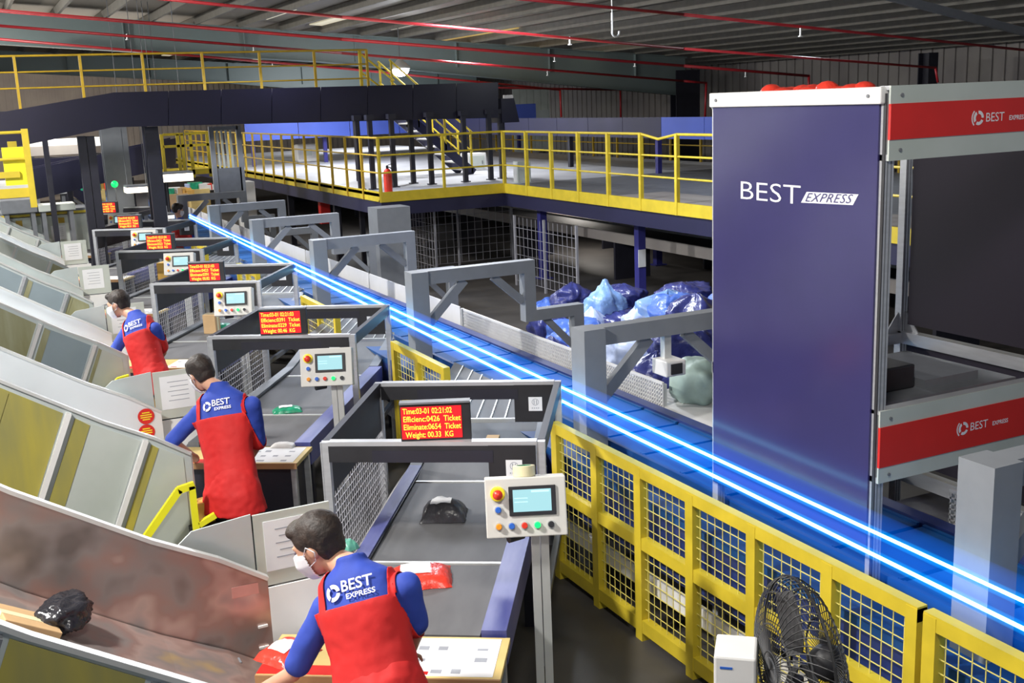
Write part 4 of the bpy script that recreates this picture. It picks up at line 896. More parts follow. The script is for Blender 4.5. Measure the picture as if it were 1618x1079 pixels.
# white far floor units / shelving
bgbox('storage_cabinet', 'white far cabinet block under the deck, right of the grey guard', 'cabinet', 380, 288, 404, 308, 27, 'white_paint', 0.6, True)
far = [
 ('long pale machine casing at the far left, under the navy conveyor', 45, 232, 150, 242, 38, 'concrete'), ('grey machine casing with red stripe at the far left', 42, 222, 170, 230, 39, 'alu_light'),
 ('low white sorting table at the far left behind the legs', 50, 292, 106, 306, 30, 'steel_white'), ('cream parcel rack right of the thick dark leg', 258, 308, 300, 336, 31, 'cardboard'),
 ('pale far packing bench with parcels behind the far worker', 300, 300, 335, 336, 33, 'board_top'), ('white far bench left of the green lamp', 60, 325, 120, 331, 24, 'panel_grey'),
 ('grey far cabinet behind the farthest displays', 200, 305, 236, 330, 29, 'concrete'), ('dark far machine at the left behind the chutes', 0, 318, 60, 335, 24, 'rib_grey'),
 ('far warm lit bench between column and leg', 143, 300, 168, 318, 31, 'board_top')]
for lab, a_, b_, c_, d_, Y_, m_ in far:
    a = pY(a_, b_, Y_); b = pY(c_, d_, Y_); r = thing('far_bench', lab, 'bench', (a.x, Y_, 0)); MB().box(0, b.x-a.x, 0, 0.6, max(b.z, 0.3), a.z).build('casing', m_, r, bevel=0.01)
    for x in (0.05, b.x-a.x-0.13):
        for y in (0.04, 0.5): MB().box(x, x+0.08, y, y+0.06, 0, max(b.z, 0.3)).build('leg', 'rib_grey', r)
# heaps of small parcels on the far tables
heap = random.Random(3)
specs = [(60, 292, 100, 30.2), (62, 288, 98, 30.4), (262, 307, 298, 31.2), (304, 299, 333, 33.2), (145, 299, 166, 31.2)]
n = 0
for pl_, py, pr, Y_ in specs:
    for j in range(6):
        q = pY(pl_+(pr-pl_)*j/5.0, py, Y_); s = 0.10+heap.random()*0.10
        o = MB().box(-s, s, -s, s, 0, s*1.2).build('small_parcel', heap.choice(['white_paint', 'cardboard', 'red_bag', 'green_bag', 'orange_box', 'sack_pale']), bevel=0.01)
        o.location = (q.x, Y_+0.1*heap.random(), q.z-0.02); o.rotation_euler = (0, 0, heap.random()*3); n += 1
        tag(o, 'tiny parcel among those heaped on the far benches', 'parcel', 'parcels heaped on the far benches')
# long counter left of the far chutes (px 0..120, y 325..380)
r = thing('yellow_striped_counter', 'long grey counter with a yellow stripe along its top, behind the far chutes', 'counter', (-1.0, 24.6, 0))
MB().box(0, 3.2, 0, 0.9, 0, 1.55).build('body', 'panel_grey', r); MB().box(-0.01, 3.21, -0.01, 0.91, 1.62, 1.67).build('top', 'rib_grey', r); MB().box(-0.01, 3.21, -0.02, 0.0, 1.57, 1.62).build('yellow_stripe', 'yellow', r)
for x in (0.9, 1.8, 2.6): MB().box(x, x+0.12, -0.03, 0.0, 0.2, 1.5).build('yellow_bar', 'yellow_dark', r)
# red light strips under the deck
for i, (a_, b_, c_, Y_) in enumerate([(393, 283, 422, 30), (500, 300, 524, 24), (568, 314, 596, 21)]):
    a = pX(a_, b_, 7.35); b = pX(c_, b_+5, 7.35); mb = MB(); mb.box(7.35, 7.40, min(a.y, b.y), max(a.y, b.y), min(a.z, b.z), min(a.z, b.z)+0.05); tag(mb.build('light_strip', 'red_light_strip'), ['red lit strip under the far left deck edge', 'red lit strip under the middle of the left deck edge', 'red lit strip just left of the deck corner'][i], 'light')
a = pY(513, 312, 26); simple('hose_box', 'upright red box on a post under the deck', 'box', a.x-0.12, a.x+0.12, 26, 26.2, 0.75, 1.45, 'red_panel')

# ------------------------------------------------------------------ blue sacks heap
def sack(name, m, loc, size, rz, seed, tie=True, tilt=0.0, fold=1.0):
    q = random.Random(seed); mb = MB(); mb.ball((0, 0, 0), 1.0, 26)
    off = Vector((q.random()*50, q.random()*50, q.random()*50)); vs = []
    for v in mb.v:
        p = Vector(v); k = 0.98+0.22*noise.noise(p*1.6+off)-fold*(0.16*abs(noise.noise(p*3.1+off))+0.11*abs(noise.noise(p*6.5+off))+0.06*abs(noise.noise(p*13+off)))
        p2 = Vector((math.copysign(abs(p.x)**0.8, p.x), math.copysign(abs(p.y)**0.8, p.y), math.copysign(abs(p.z)**0.85, p.z)))*k
        if tie and p.z > 0.72: f = 1-(p.z-0.72)*2.6; p2.x *= max(f, 0.22); p2.y *= max(f, 0.22); p2.z += (p.z-0.72)*1.0
        if p2.z < -0.72: p2.z = -0.72
        vs.append((p2.x*size[0], p2.y*size[1], p2.z*size[2]))
    mb.v = vs; o = mb.build(name, m, smooth=True); o.location = loc; o.rotation_euler = (tilt, 0, rz); return o
look = [
 (905, 468, 'sack_navy', (0.42, 0.36, 0.30), 'dark navy tied sack on the top left of the sack heap'),
 (862, 484, 'sack_blue', (0.42, 0.3, 0.22), 'flat royal blue sack at the left end of the heap'),
 (955, 492, 'sack_sky', (0.40, 0.35, 0.50), 'large sky blue sack tied with a pointed top'),
 (1055, 482, 'sack_sky', (0.58, 0.42, 0.28), 'shiny sky blue sack lying beside the blue column'),
 (1012, 505, 'sack_pale', (0.36, 0.3, 0.28), 'crumpled pale blue sack between the two sky blue ones'),
 (985, 462, 'sack_navy', (0.42, 0.3, 0.22), 'black-blue folded sack on top of the heap'),
 (935, 512, 'sack_pale', (0.3, 0.3, 0.3), 'pale sack with red print low in the heap'),
 (868, 520, 'sack_navy', (0.42, 0.36, 0.34), 'navy sack behind the mesh at the left of the heap'),
 (905, 548, 'sack_blue', (0.48, 0.4, 0.36), 'royal blue sack seen through the white mesh'),
 (955, 560, 'sack_pale', (0.5, 0.42, 0.34), 'pale blue sack under the nearer grey beam'),
 (1015, 545, 'sack_pale', (0.6, 0.40, 0.36), 'wide pale blue sack behind the grey brace'),
 (1040, 592, 'sack_navy', (0.4, 0.4, 0.3), 'glossy navy sack by the white camera box'),
 (1085, 540, 'sack_navy', (0.5, 0.42, 0.36), 'large dark sack left of the banner'),
 (1010, 600, 'sack_navy', (0.5, 0.42, 0.30), 'almost black sack low behind the mesh'),
 (1100, 505, 'sack_navy', (0.5, 0.4, 0.4), 'dark sack in shade against the banner'),
 (1075, 588, 'sack_navy', (0.26, 0.26, 0.2), 'small crumpled navy bag above the mint mail bag'),
 (870, 575, 'sack_navy', (0.4, 0.4, 0.30), 'navy sack at the foot of the heap behind the mesh'),
]
for i, (px, py, m_, sz_, lab) in enumerate(look):
    xx = 8.2-(py-465)*0.0155
    p = pX(px, py, xx); sz_ = tuple(v*0.86 for v in sz_); o = sack('mail_sack', m_, (p.x, p.y, max(p.z-0.08, sz_[2]*0.72)), sz_, rnd.random()*3, i+11); tag(o, lab, 'sack', 'blue sacks heaped beside the sorter')
hp = [(x, y) for x in (7.0, 7.7, 8.4) for y in (9.2, 10.1, 11.0, 11.9, 12.8)]
for i, (x, y) in enumerate(hp):
    o = sack('mail_sack', ['sack_navy', 'sack_blue', 'sack_navy'][i % 3], (x+rnd.random()*0.2, y+rnd.random()*0.2, 0.27), (0.48, 0.46, 0.36), rnd.random()*3, 60+i, tie=False)
    tag(o, 'dark sack in the bottom layer of the heap beside the sorter', 'sack', 'bottom layer of the sack heap')
for i, (x, y) in enumerate([(7.6, 9.6), (8.1, 10.5), (7.9, 11.6), (8.6, 12.4), (8.9, 10.2), (8.8, 11.4)]):
    o = sack('mail_sack', ['sack_navy', 'sack_navy', 'sack_blue'][i % 3], (x, y, 0.70), (0.46, 0.42, 0.32), rnd.random()*3, 90+i, tie=False)
    tag(o, 'dark sack in the middle layer of the heap beside the sorter', 'sack', 'middle layer of the sack heap')
p = pZ(1100, 604, 1.09); o = sack('mail_bag', 'mint_bag', (p.x, p.y, 1.092), (0.22, 0.21, 0.225), 0.4, 5, tie=False, fold=0.25); tag(o, 'round mint green mail bag on the white table, left of the banner', 'mail bag')
# camera box under the near portal beam
p = pX(1052, 545, 5.2); r = thing('camera', 'white camera box hanging under the second grey portal', 'camera', (pY(1052, 548, 6.95).x, 6.95, 0), 0)
MB().box(-0.09, 0.09, -0.14, 0.06, 1.40, 1.52).build('housing', 'white_paint', r, bevel=0.01); MB().box(-0.05, 0.05, -0.15, -0.14, 1.42, 1.50).build('lens', 'black', r); MB().box(-0.03, 0.03, -0.03, 0.03, 1.52, 1.70).build('bracket', 'alu_light', r)

# ------------------------------------------------------------------ parcels on belts
def packet(name, m, loc, size, rz, seed, lab, cat='parcel', label_sheet=True, group=None):
    q = random.Random(seed); n = 22; vs = []; fs = []
    r = thing(name, lab, cat, loc, rz, group)
    off = Vector((seed*3.1, seed*1.7, 0)); mb = MB()
    for s in (1, -1):
        for i in range(n+1):
            for j in range(n+1):
                u, v = 2*i/n-1, 2*j/n-1
                h = max(0.0, (1-abs(u)**2.6)*(1-abs(v)**2.6))**0.55
                z = (h*(1.0 if s > 0 else 0.0)+(0.14*noise.noise(Vector((u*2.4, v*2.4, 0))+off)+0.06*noise.noise(Vector((u*7, v*7, 0))+off))*h*(1 if s > 0 else 0))*size[2]
                e = 1+0.06*noise.noise(Vector((u*3, v*3, 5))+off)
                vs.append((u*size[0]*e, v*size[1]*e, z+(0.002 if s > 0 else 0)))
    K = (n+1)*(n+1)
    for s in (0, 1):
        for i in range(n):
            for j in range(n): a = s*K+i*(n+1)+j; fs.append((a, a+1, a+n+2, a+n+1))
    mb.add(vs, fs); o = mb.build('wrapper', m, r, smooth=True)
    if label_sheet:
        t = MB(); k = 6; pts = []
        for i in range(k+1):
            for j in range(k+1):
                u, v = (-0.55+0.95*i/k), (-0.45+1.0*j/k); a = round((u+1)/2*n); b = round((v+1)/2*n); p = vs[a*(n+1)+b]; pts.append((p[0], p[1], p[2]+0.004))
        t.add(pts, [(i*(k+1)+j, (i+1)*(k+1)+j, (i+1)*(k+1)+j+1, i*(k+1)+j+1) for i in range(k) for j in range(k)]); t.build('address_label', 'paper', r, smooth=True)
    return r
z = 0.801
c = pZ(702, 816, z); packet('parcel', 'grey_bag', tuple(c), (0.15, 0.12, 0.12), -0.5, 2, 'dark grey plastic parcel with a white top on the nearest belt')
c = pZ(662, 915, z); packet('parcel', 'red_bag', tuple(c), (0.19, 0.15, 0.07), -0.35, 3, 'red plastic parcel with a white address label beside the nearest worker')
c = pZ(551, 868, 0.83); packet('parcel', 'green_sheet', (c.x, c.y, 0.835), (0.05, 0.05, 0.06), 0.4, 4, 'small mint green packet peeking past the nearest head', label_sheet=False)
c = pZ(454, 650, z); packet('parcel', 'green_bag', tuple(c), (0.13, 0.08, 0.05), -0.2, 5, 'green plastic parcel on the second nearest belt')
c = pZ(348, 519, z); packet('parcel', 'green_bag', tuple(c), (0.17, 0.12, 0.06), -0.1, 6, 'dark green plastic parcel on the third nearest belt', label_sheet=False)
c = pZ(448, 705, 0.801); packet('parcel', 'white_paint', tuple(c), (0.10, 0.06, 0.03), -0.6, 7, 'small white packet at the near end of the second belt', label_sheet=False)
# carton and black bag on the nearest chute bed
def box_parcel(lab, m, loc, sx, sy, sz_, rz, tape=True, ry=0.0):
    r = thing('carton', lab, 'box', loc, rz); r.rotation_euler = (0, ry, rz)
    MB().box(-sx/2, sx/2, -sy/2, sy/2, 0, sz_).build('box_body', m, r, bevel=0.004)
    if tape: MB().box(-sx/2-0.0015, sx/2+0.0015, -0.025, 0.025, -0.0005, sz_+0.0015).build('packing_tape', 'tape', r)
    return r
c = pY(25, 985, 4.5); box_parcel('opened brown carton at the bottom left on the nearest chute', 'cardboard', (pY(28, 990, 5.1).x, 5.1, 1.235), 0.26, 0.22, 0.10, 0.15, ry=0.55)
o = sack('plastic_bag', 'black_bag', (0.15, 5.20, 1.27), (0.15, 0.12, 0.08), 0.9, 45, tie=False, tilt=0.1); tag(o, 'glossy black plastic bag behind the carton on the nearest chute', 'bag')
o = sack('plastic_bag', 'black_bag', (0.18, 9.05, 1.30), (0.10, 0.12, 0.09), 0.3, 46, tie=False, tilt=0.1); tag(o, 'dark bag at the left edge on the bright bed of the second chute', 'bag')
o = sack('plastic_bag', 'black_bag', (0.42, 8.35, 1.10), (0.09, 0.10, 0.07), 0.9, 47, tie=False); tag(o, 'small black bundle on the second chute above the yellow sheet', 'bag')
c = pZ(535, 858, 0.8)
# cartons and green film on the farther belts
c = L2W(4, 0.75, -0.75, 0.8); 
for k, u, v, m_, lab, sx, sz_ in ((2, 0.60, 0.25, 'cardboard', 'brown carton under the third gantry frame', 0.16, 0.24), (3, 0.52, 0.55, 'orange_box', 'ochre carton standing under the fourth gantry frame', 0.24, 0.42), (4, 0.55, 0.6, 'cardboard', 'brown carton under the fifth gantry frame', 0.2, 0.34)):
    p = L2W(k, u, v, 0.801); box_parcel(lab, m_, tuple(p), sx, sx, sz_, -AZ)
p = L2W(3, 0.85, 0.35, 0.80); o = sack('green_film_roll', 'green_sheet', tuple(p+Vector((0, 0, 0.26))), (0.10, 0.08, 0.36), 0, 51, tie=False); tag(o, 'upright bundle of mint green film under the fourth gantry frame', 'film')
p = L2W(0, 0.95, 2.28, 0.84); box_parcel('small white-topped carton right of the nearest red display', 'cardboard', tuple(L2W(0, 0.80, 1.75, 0.801)), 0.10, 0.10, 0.16, -AZ, tape=False)
# red packet on the nearest packing table in front of the worker, ochre boxes at worker 3
c = L2W(0, 0.15, -1.42, 0.801); packet('parcel', 'red_bag', tuple(c), (0.13, 0.12, 0.06), 0.5, 8, 'red and white parcel under the left arm of the nearest worker')
box_parcel('small orange box under the arm of the second worker', 'orange_box', (1.25, 7.98, 0.55), 0.16, 0.14, 0.16, 0.3, tape=False)
box_parcel('orange box behind the third worker', 'orange_box', (1.42, 11.55, 0.55), 0.16, 0.14, 0.20, 0.2, tape=False)
for i, (x, y) in enumerate(((1.25, 7.98), (1.42, 11.55))):
    r = thing('side_stand', ['low dark stand under the orange box by the second worker', 'low dark stand under the orange box by the third worker'][i], 'stand', (x, y, 0)); MB().box(-0.11, 0.11, -0.10, 0.10, 0.52, 0.55).build('top', 'black', r)
    for a in (-0.09, 0.09): MB().box(a-0.015, a+0.015, -0.08, 0.08, 0, 0.52).build('leg', 'black', r)
# tape roll on the first control box
T0 = [o for o in bpy.data.objects if o.name == 'control_station'][0]
c = pD(835, 748, 6.0)
r = thing('tape_roll', 'roll of cream packing tape with green core on the nearest control box', 'tape', (0, 0, 0))
bpy.context.view_layer.update()
en = [q for q in T0.children if q.name.startswith('enclosure')][0]; mwt = T0.matrix_world @ en.matrix_local
r.matrix_world = mwt @ Matrix.Translation((0.0, 0.01, 0.3155))
MB().lathe([(0.040, 0), (0.058, 0), (0.060, 0.003), (0.060, 0.055), (0.058, 0.058), (0.040, 0.058), (0.040, 0)], 32).build('tape', 'tape', r, smooth=False)
MB().lathe([(0.036, 0), (0.040, 0), (0.040, 0.0585), (0.036, 0.0585), (0.036, 0)], 32).build('core', 'green_core', r)

# ------------------------------------------------------------------ fan and white box at the bottom right
ctr = pD(1262, 1052, 4.5); r = thing('pedestal_fan', 'black pedestal fan with a wire cage, at the bottom right before the fence', 'fan', (ctr.x, ctr.y, 0))
CZ = ctr.z; Rf = 0.36; ax = (Matrix.Rotation(-YAW-math.radians(81), 3, 'Z') @ Matrix.Rotation(PI/2, 3, 'X'))
def cage(dirn, nm, depth):
    mb = MB()
    for k in range(60):
        t = k*2*PI/60; pts = []
        for j in range(9):
            s = j/8*PI/2; rr = Rf*math.sin(s)+0.0; zz = depth*math.cos(s)**0.9; tw = t+0.35*(1-j/8)
            pts.append(Vector((0, 0, CZ))+ax @ Vector((rr*math.cos(tw), rr*math.sin(tw), dirn*zz)))
        mb.path(pts, 0.0024, 4)
    for rr_, zf in ((Rf, 0), (Rf*0.84, 0.54), (Rf*0.5, 0.865), (Rf*0.2, 0.98)):
        ring = [Vector((0, 0, CZ))+ax @ Vector((rr_*math.cos(t), rr_*math.sin(t), dirn*depth*zf)) for t in [q*2*PI/40 for q in range(41)]]
        mb.path(ring, 0.004 if rr_ < Rf else 0.007, 5)
    return mb.build(nm, 'rubber', r)
cage(1, 'front_cage', 0.12); cage(-1, 'rear_cage', 0.13)
MB().lathe([(0, 0.12), (0.05, 0.12), (0.055, 0.10), (0, 0.10)], 18, ax, (0, 0, CZ)).build('cage_badge', 'rib_grey', r)
MB().lathe([(0, -0.19), (0.06, -0.18), (0.075, -0.14), (0.075, -0.10), (0.05, -0.06), (0, -0.06)], 18, ax, (0, 0, CZ)).build('motor', 'black', r, smooth=True)
for k in range(3):
    mb = MB(); t0 = k*2*PI/3
    P = []
    for j in range(7):
        rr_ = 0.05+j*0.042; wd_ = 0.05+0.09*math.sin(PI*(j+0.6)/7.5); P.append((rr_, wd_))
    va = []
    for rr_, wd_ in P:
        for s in (-1, 1): t = t0+s*wd_/max(rr_, 0.09)*0.5; va.append(Vector((0, 0, CZ))+ax @ Vector((rr_*math.cos(t), rr_*math.sin(t), 0.02*s)))
    n_ = len(va); e_ = ax @ Vector((0, 0, 0.004)); fs = []
    for j in range(6): a = 2*j; fs += [(a, a+1, a+3, a+2), (n_+a, n_+a+2, n_+a+3, n_+a+1), (a, a+2, n_+a+2, n_+a), (a+1, n_+a+1, n_+a+3, a+3)]
    fs += [(0, n_, n_+1, 1), (n_-2, n_-1, 2*n_-1, 2*n_-2)]
    mb.add(va+[q+e_ for q in va], fs); mb.build('blade', 'rubber', r)
MB().tube((0, 0, 0.03), (0, 0, CZ-0.05), 0.022, 12).build('pole', 'black', r)
MB().lathe([(0, 0), (0.24, 0), (0.24, 0.02), (0.05, 0.04), (0, 0.04)], 28).build('base', 'black', r)
bp = pD(1163, 1040, 4.6); r = thing('white_cabinet', 'white box with small blue print left of the fan, before the yellow fence', 'cabinet', (bp.x, bp.y, 0), -YAW-0.25)
MB().box(-0.085, 0.085, -0.10, 0.10, 0, pD(1163, 1018, 4.6).z).build('body', 'white_paint', r, bevel=0.01)
zt_ = pD(1163, 1018, 4.6).z; MB().box(-0.06, -0.01, -0.1015, -0.10, zt_-0.055, zt_-0.045).build('blue_print', 'btn_blue', r)
o = sack('green_bundle', 'green_bag', (2.30, 3.62, 0.08), (0.20, 0.16, 0.11), 0.3, 71, tie=False); tag(o, 'dark green bundle on the floor at the bottom edge, left of the fan', 'bundle')
# ------------------------------------------------------------------ people
def voxel(mb, size, name, m, parent, smooth_it=4, rnoise=0.0):
    """one continuous surface grown from overlapping closed pieces"""
    o = mb.build(name, m); md = o.modifiers.new('r', 'REMESH'); md.mode = 'VOXEL'; md.voxel_size = size; md.use_smooth_shade = True
    sm = o.modifiers.new('s', 'SMOOTH'); sm.iterations = smooth_it; sm.factor = 0.5
    bpy.context.view_layer.update()
    me = bpy.data.meshes.new_from_object(o.evaluated_get(bpy.context.evaluated_depsgraph_get()))
    o.modifiers.clear(); old = o.data; o.data = me; bpy.data.meshes.remove(old)
    me.materials.clear(); me.materials.append(M[m])
    if rnoise:
        for v in me.vertices:
            n = v.normal; v.co += n*rnoise*(noise.noise(v.co*9)+0.6*noise.noise(v.co*21))
    me.polygons.foreach_set('use_smooth', [True]*len(me.polygons))
    if parent is not None: o.parent = parent
    return o
def region(src, name, m, parent, test, off=0.006, planes=()):
    """garment part: the faces of src that pass the test, lifted off along their normals, with thickness"""
    bm = bmesh.new(); bm.from_mesh(src.data); idx = {}; V = []; F = []
    for co_, no_ in planes: bmesh.ops.bisect_plane(bm, geom=bm.verts[:]+bm.edges[:]+bm.faces[:], plane_co=co_, plane_no=no_)
    bm.normal_update()
    for p in bm.faces:
        if test(p.calc_center_median(), p.normal):
            f = []
            for v in p.verts:
                if v not in idx: idx[v] = len(V); V.append(v.co+v.normal*off)
                f.append(idx[v])
            F.append(tuple(f))
    bm.free()
    mb = MB(); mb.add(V, F)
    o = mb.build(name, m, parent, smooth=True)
    so = o.modifiers.new('thick', 'SOLIDIFY'); so.thickness = 0.004; so.offset = 1
    return o
def project_text(src_list, s, size, origin, xd, yd, nd, name, m, parent, **k):
    vs, fs = text_mesh(s, size, **k) if isinstance(s, str) else s
    trees = [BVHTree.FromPolygons([v.co for v in o.data.vertices], [tuple(p.vertices) for p in o.data.polygons]) for o in src_list]
    P = []
    for v in vs:
        q = origin+xd*v.x+yd*v.y+nd*0.4; best = None
        for t in trees:
            h = t.ray_cast(q, -nd)
            if h[0] is not None and (best is None or h[3] < best[1]): best = (h[0], h[3])
        P.append((best[0] if best else origin+xd*v.x+yd*v.y)+nd*0.013)
    mb = MB(); mb.add(P, fs); return mb.build(name, m, parent)
def hand(mb, wr, d, side, palm_n, curl=0.5, s=1.0):
    """palm plus five bent fingers grown out of the wrist"""
    d = d.normalized(); n = (palm_n - d*palm_n.dot(d)).normalized(); w_ = d.cross(n).normalized()*side
    pc = wr+d*0.05*s; mb.loft([(wr, w_*0.026*s, n*0.019*s), (wr+d*0.03*s, w_*0.034*s, n*0.017*s), (wr+d*0.085*s, w_*0.042*s, n*0.014*s), (wr+d*0.098*s, w_*0.036*s, n*0.011*s)], 12)
    for i, (off, L) in enumerate(((-0.031, 0.072), (-0.010, 0.082), (0.011, 0.076), (0.031, 0.058))):
        p = wr+d*0.088*s+w_*off*s; a = 0.0; dd = d.copy()
        for j, f in enumerate((0.45, 0.32, 0.23)):
            a += curl*(0.5+0.35*j); dd = (d*math.cos(a)+n*math.sin(a)).normalized(); q = p+dd*L*f*s; mb.caps(p, q, (0.0095-0.001*j)*s, (0.0088-0.001*j)*s); p = q
    p = wr+d*0.03*s-w_*0.03*s; q = p+(-w_*0.75+d*0.65+n*0.25).normalized()*0.040*s; t = q+(-w_*0.25+d*0.9+n*0.45).normalized()*0.032*s
    mb.caps(p, q, 0.0125*s, 0.0105*s); mb.caps(q, t, 0.0105*s, 0.009*s)
def person(label, J, face, up_h, back, hs=1.0, shrt=1.0, skirt=0.5, logo=True, wide=1.0, ldx=0.06):
    """J: joints in world space. face: direction of the nose, back: outward normal of the back."""
    root = thing('person', label, 'person', (J['pelvis'].x, J['pelvis'].y, 0), 0, 'workers at the chutes')
    o0 = Vector((J['pelvis'].x, J['pelvis'].y, 0)); J = {k: v-o0 for k, v in J.items()}
    pel, nek = J['pelvis'], J['neck']; sL, sR = J['shL'], J['shR']
    spine = (nek-pel); up = spine.normalized(); side = (sR-sL); side = (side-up*side.dot(up)).normalized(); nb = side.cross(up).normalized()
    if nb.dot(back) < 0: nb = -nb
    fw = -nb
    hw = (sR-sL).length/2
    lat = side; pl = pel.copy()
    hipside = (side - Vector((0, 0, 1))*side.z).normalized(); hipfw = Vector((0, 0, 1)).cross(hipside); hipfw = hipfw if hipfw.dot(fw) > 0 else -hipfw
    # head pieces -----------------------------------------------------------
    f = face.normalized(); u = (up_h-f*up_h.dot(f)).normalized(); s = f.cross(u); H = J['head']
    def hp_(a, b, c): return H+(s*a+f*b+u*c)*hs
    hd = MB(); A = Matrix((s, f, u)).transposed()
    hd.ball(hp_(0, -0.012, 0.03), (0.076*hs, 0.097*hs, 0.092*hs), 16, A)
    hd.loft([(hp_(0, 0.012, 0.03), s*0.070*hs, f*0.082*hs), (hp_(0, 0.018, -0.03), s*0.064*hs, f*0.078*hs), (hp_(0, 0.028, -0.075), s*0.050*hs, f*0.062*hs), (hp_(0, 0.036, -0.105), s*0.030*hs, f*0.040*hs)], 18)
    hd.loft([(hp_(0, 0.086, 0.02), s*0.007*hs, u*0.012*hs), (hp_(0, 0.104, -0.012), s*0.014*hs, u*0.014*hs), (hp_(0, 0.088, -0.022), s*0.016*hs, u*0.010*hs)], 10)   # nose
    hd.ball(hp_(0, 0.086, -0.055), (0.024*hs, 0.010*hs, 0.010*hs), 8, A)                          # lips
    for q in (-1, 1):
        hd.ball(hp_(q*0.076, -0.012, 0.0), (0.010*hs, 0.020*hs, 0.032*hs), 8, A)               # ears
        hd.ball(hp_(q*0.030, 0.078, 0.030), (0.022*hs, 0.012*hs, 0.008*hs), 8, A)              # brows
    hd.caps(nek-up*0.02, H-u*0.05*hs-f*0.015, 0.058*wide, 0.052)
    # body ---------------------------------------------------------------------
    chest = nek.lerp(pel, 0.32); waist = nek.lerp(pel, 0.66)
    body = hd
    body.loft([(pel-Vector((0, 0, 0.06)), hipside*0.155*wide, hipfw*-0.11), (waist, lat*0.138*wide, nb*0.095), (chest, lat*(hw*0.86), nb*0.11), (nek.lerp(pel, 0.10), lat*hw*0.72, nb*0.085), (nek+up*0.01, lat*0.06, nb*0.055)], 20)
    # hipfw = -hipfw  # sections run side, back
    hL, hR = pel-hipside*0.085*wide-Vector((0, 0, 0.05)), pel+hipside*0.085*wide-Vector((0, 0, 0.05))
    for h_, kn, ft in ((hL, J['kneeL'], J['footL']), (hR, J['kneeR'], J['footR'])):
        an = ft+Vector((0, 0, 0.09)); body.caps(h_, kn, 0.085, 0.055); body.caps(kn, an, 0.055, 0.038); body.caps(an, ft+Vector((0, 0, 0.045))+hipfw*0.10, 0.036, 0.03)
    for q, sh, el, wr in ((-1, sL, J['elL'], J['wrL']), (1, sR, J['elR'], J['wrR'])):
        body.ball(sh, 0.055, 10); body.caps(sh, el, 0.048, 0.038); body.caps(el, wr, 0.038, 0.026)
        hand(body, wr-(wr-el).normalized()*0.01, J.get('hd'+('L' if q < 0 else 'R'), (wr-el).normalized()), q, Vector((0, 0, -1))+fw*0.2, 0.45)
    voxel(body, 0.0085, 'body', 'skin', root, 3)
    # trousers and shoes ---------------------------------------------------------
    t = MB(); t.loft([(pel-Vector((0, 0, 0.10)), hipside*0.165*wide, hipfw*0.125), (pel+Vector((0, 0, 0.05)), hipside*0.163*wide, hipfw*0.12)], 20)
    for h_, kn, ft in ((hL, J['kneeL'], J['footL']), (hR, J['kneeR'], J['footR'])):
        t.caps(h_, kn, 0.105, 0.078); t.caps(kn, ft+Vector((0, 0, 0.10)), 0.076, 0.062)
    voxel(t, 0.014, 'trousers', 'trousers', root, 3, 0.004)
    sh_ = MB()
    for ft in (J['footL'], J['footR']): sh_.loft([(ft-hipfw*0.07+Vector((0, 0, 0.05)), hipside*0.03, Vector((0, 0, 0.045))), (ft+Vector((0, 0, 0.055)), hipside*0.045, Vector((0, 0, 0.055))), (ft+hipfw*0.12+Vector((0, 0, 0.04)), hipside*0.048, Vector((0, 0, 0.038))), (ft+hipfw*0.19+Vector((0, 0, 0.03)), hipside*0.03, Vector((0, 0, 0.025)))], 14)
    sh_.build('shoes', 'black', root, smooth=True)
    # shirt ------------------------------------------------------------------------
    S_ = MB(); e = 0.022
    S_.loft([(pel+Vector((0, 0, 0.0)), hipside*(0.163*wide+e), hipfw*-(0.115+e)), (waist, lat*(0.146*wide+e), nb*(0.10+e)), (chest, lat*(hw*0.90+e), nb*(0.115+e)), (nek.lerp(pel, 0.11), lat*(hw*0.76+e), nb*(0.088+e)), (nek+up*0.0, lat*0.082, nb*0.072), (nek+up*0.022, lat*0.070, nb*0.066)], 26)
    for sh, el in ((sL, J['elL']), (sR, J['elR'])):
        cf = sh.lerp(el, shrt); S_.ball(sh-up*0.008, 0.068, 12); S_.caps(sh-up*0.008, cf, 0.067, 0.060)
    S_.loft([(nek-up*0.012, lat*0.080, nb*0.070), (nek+up*0.035, lat*0.070, nb*0.068)], 20)
    shirt = voxel(S_, 0.010, 'shirt', 'shirt', root, 5, 0.0045)
    # red apron: wraps the trunk below the shoulder blades, two straps --------------------
    def co(p):
        d = p-pel; return d.dot(up)/spine.length, d.dot(lat), d.dot(nb)
    def arm_d(p):
        best = 9
        for sh, el in ((sL, J['elL']), (sR, J['elR'])):
            a = (el-sh); tt = max(0.12, min(1, (p-sh).dot(a)/a.length_squared)); best = min(best, (p-(sh+a*tt)).length)
        return best
    top = 0.70
    def in_apron(c, n):
        tt, ss, bb = co(c)
        if tt < top: return abs(ss) < wb
        return (abs(sl_*ss+hw*0.66) < 0.021 or abs(sl_*ss-hw*0.95) < 0.021) and tt < 1.2
    sl_ = 1 if lat.cross(up).dot(nb) > 0 else -1
    wb = hw*1.0; cut = [(pel+up*spine.length*top, up)]+[(pel+lat*sl_*q, lat) for q in (-wb, wb, -hw*0.66-0.021, -hw*0.66+0.021, hw*0.95-0.021, hw*0.95+0.021)]
    vest = region(shirt, 'apron', 'vest', root, in_apron, 0.007, cut)
    sk = MB(); zs = skirt
    K = [(0.34, 0.146*wide+0.034, 0.134), (0.0, 0.163*wide+0.040, 0.158), (-0.25, 0.185*wide+0.05, 0.185)]
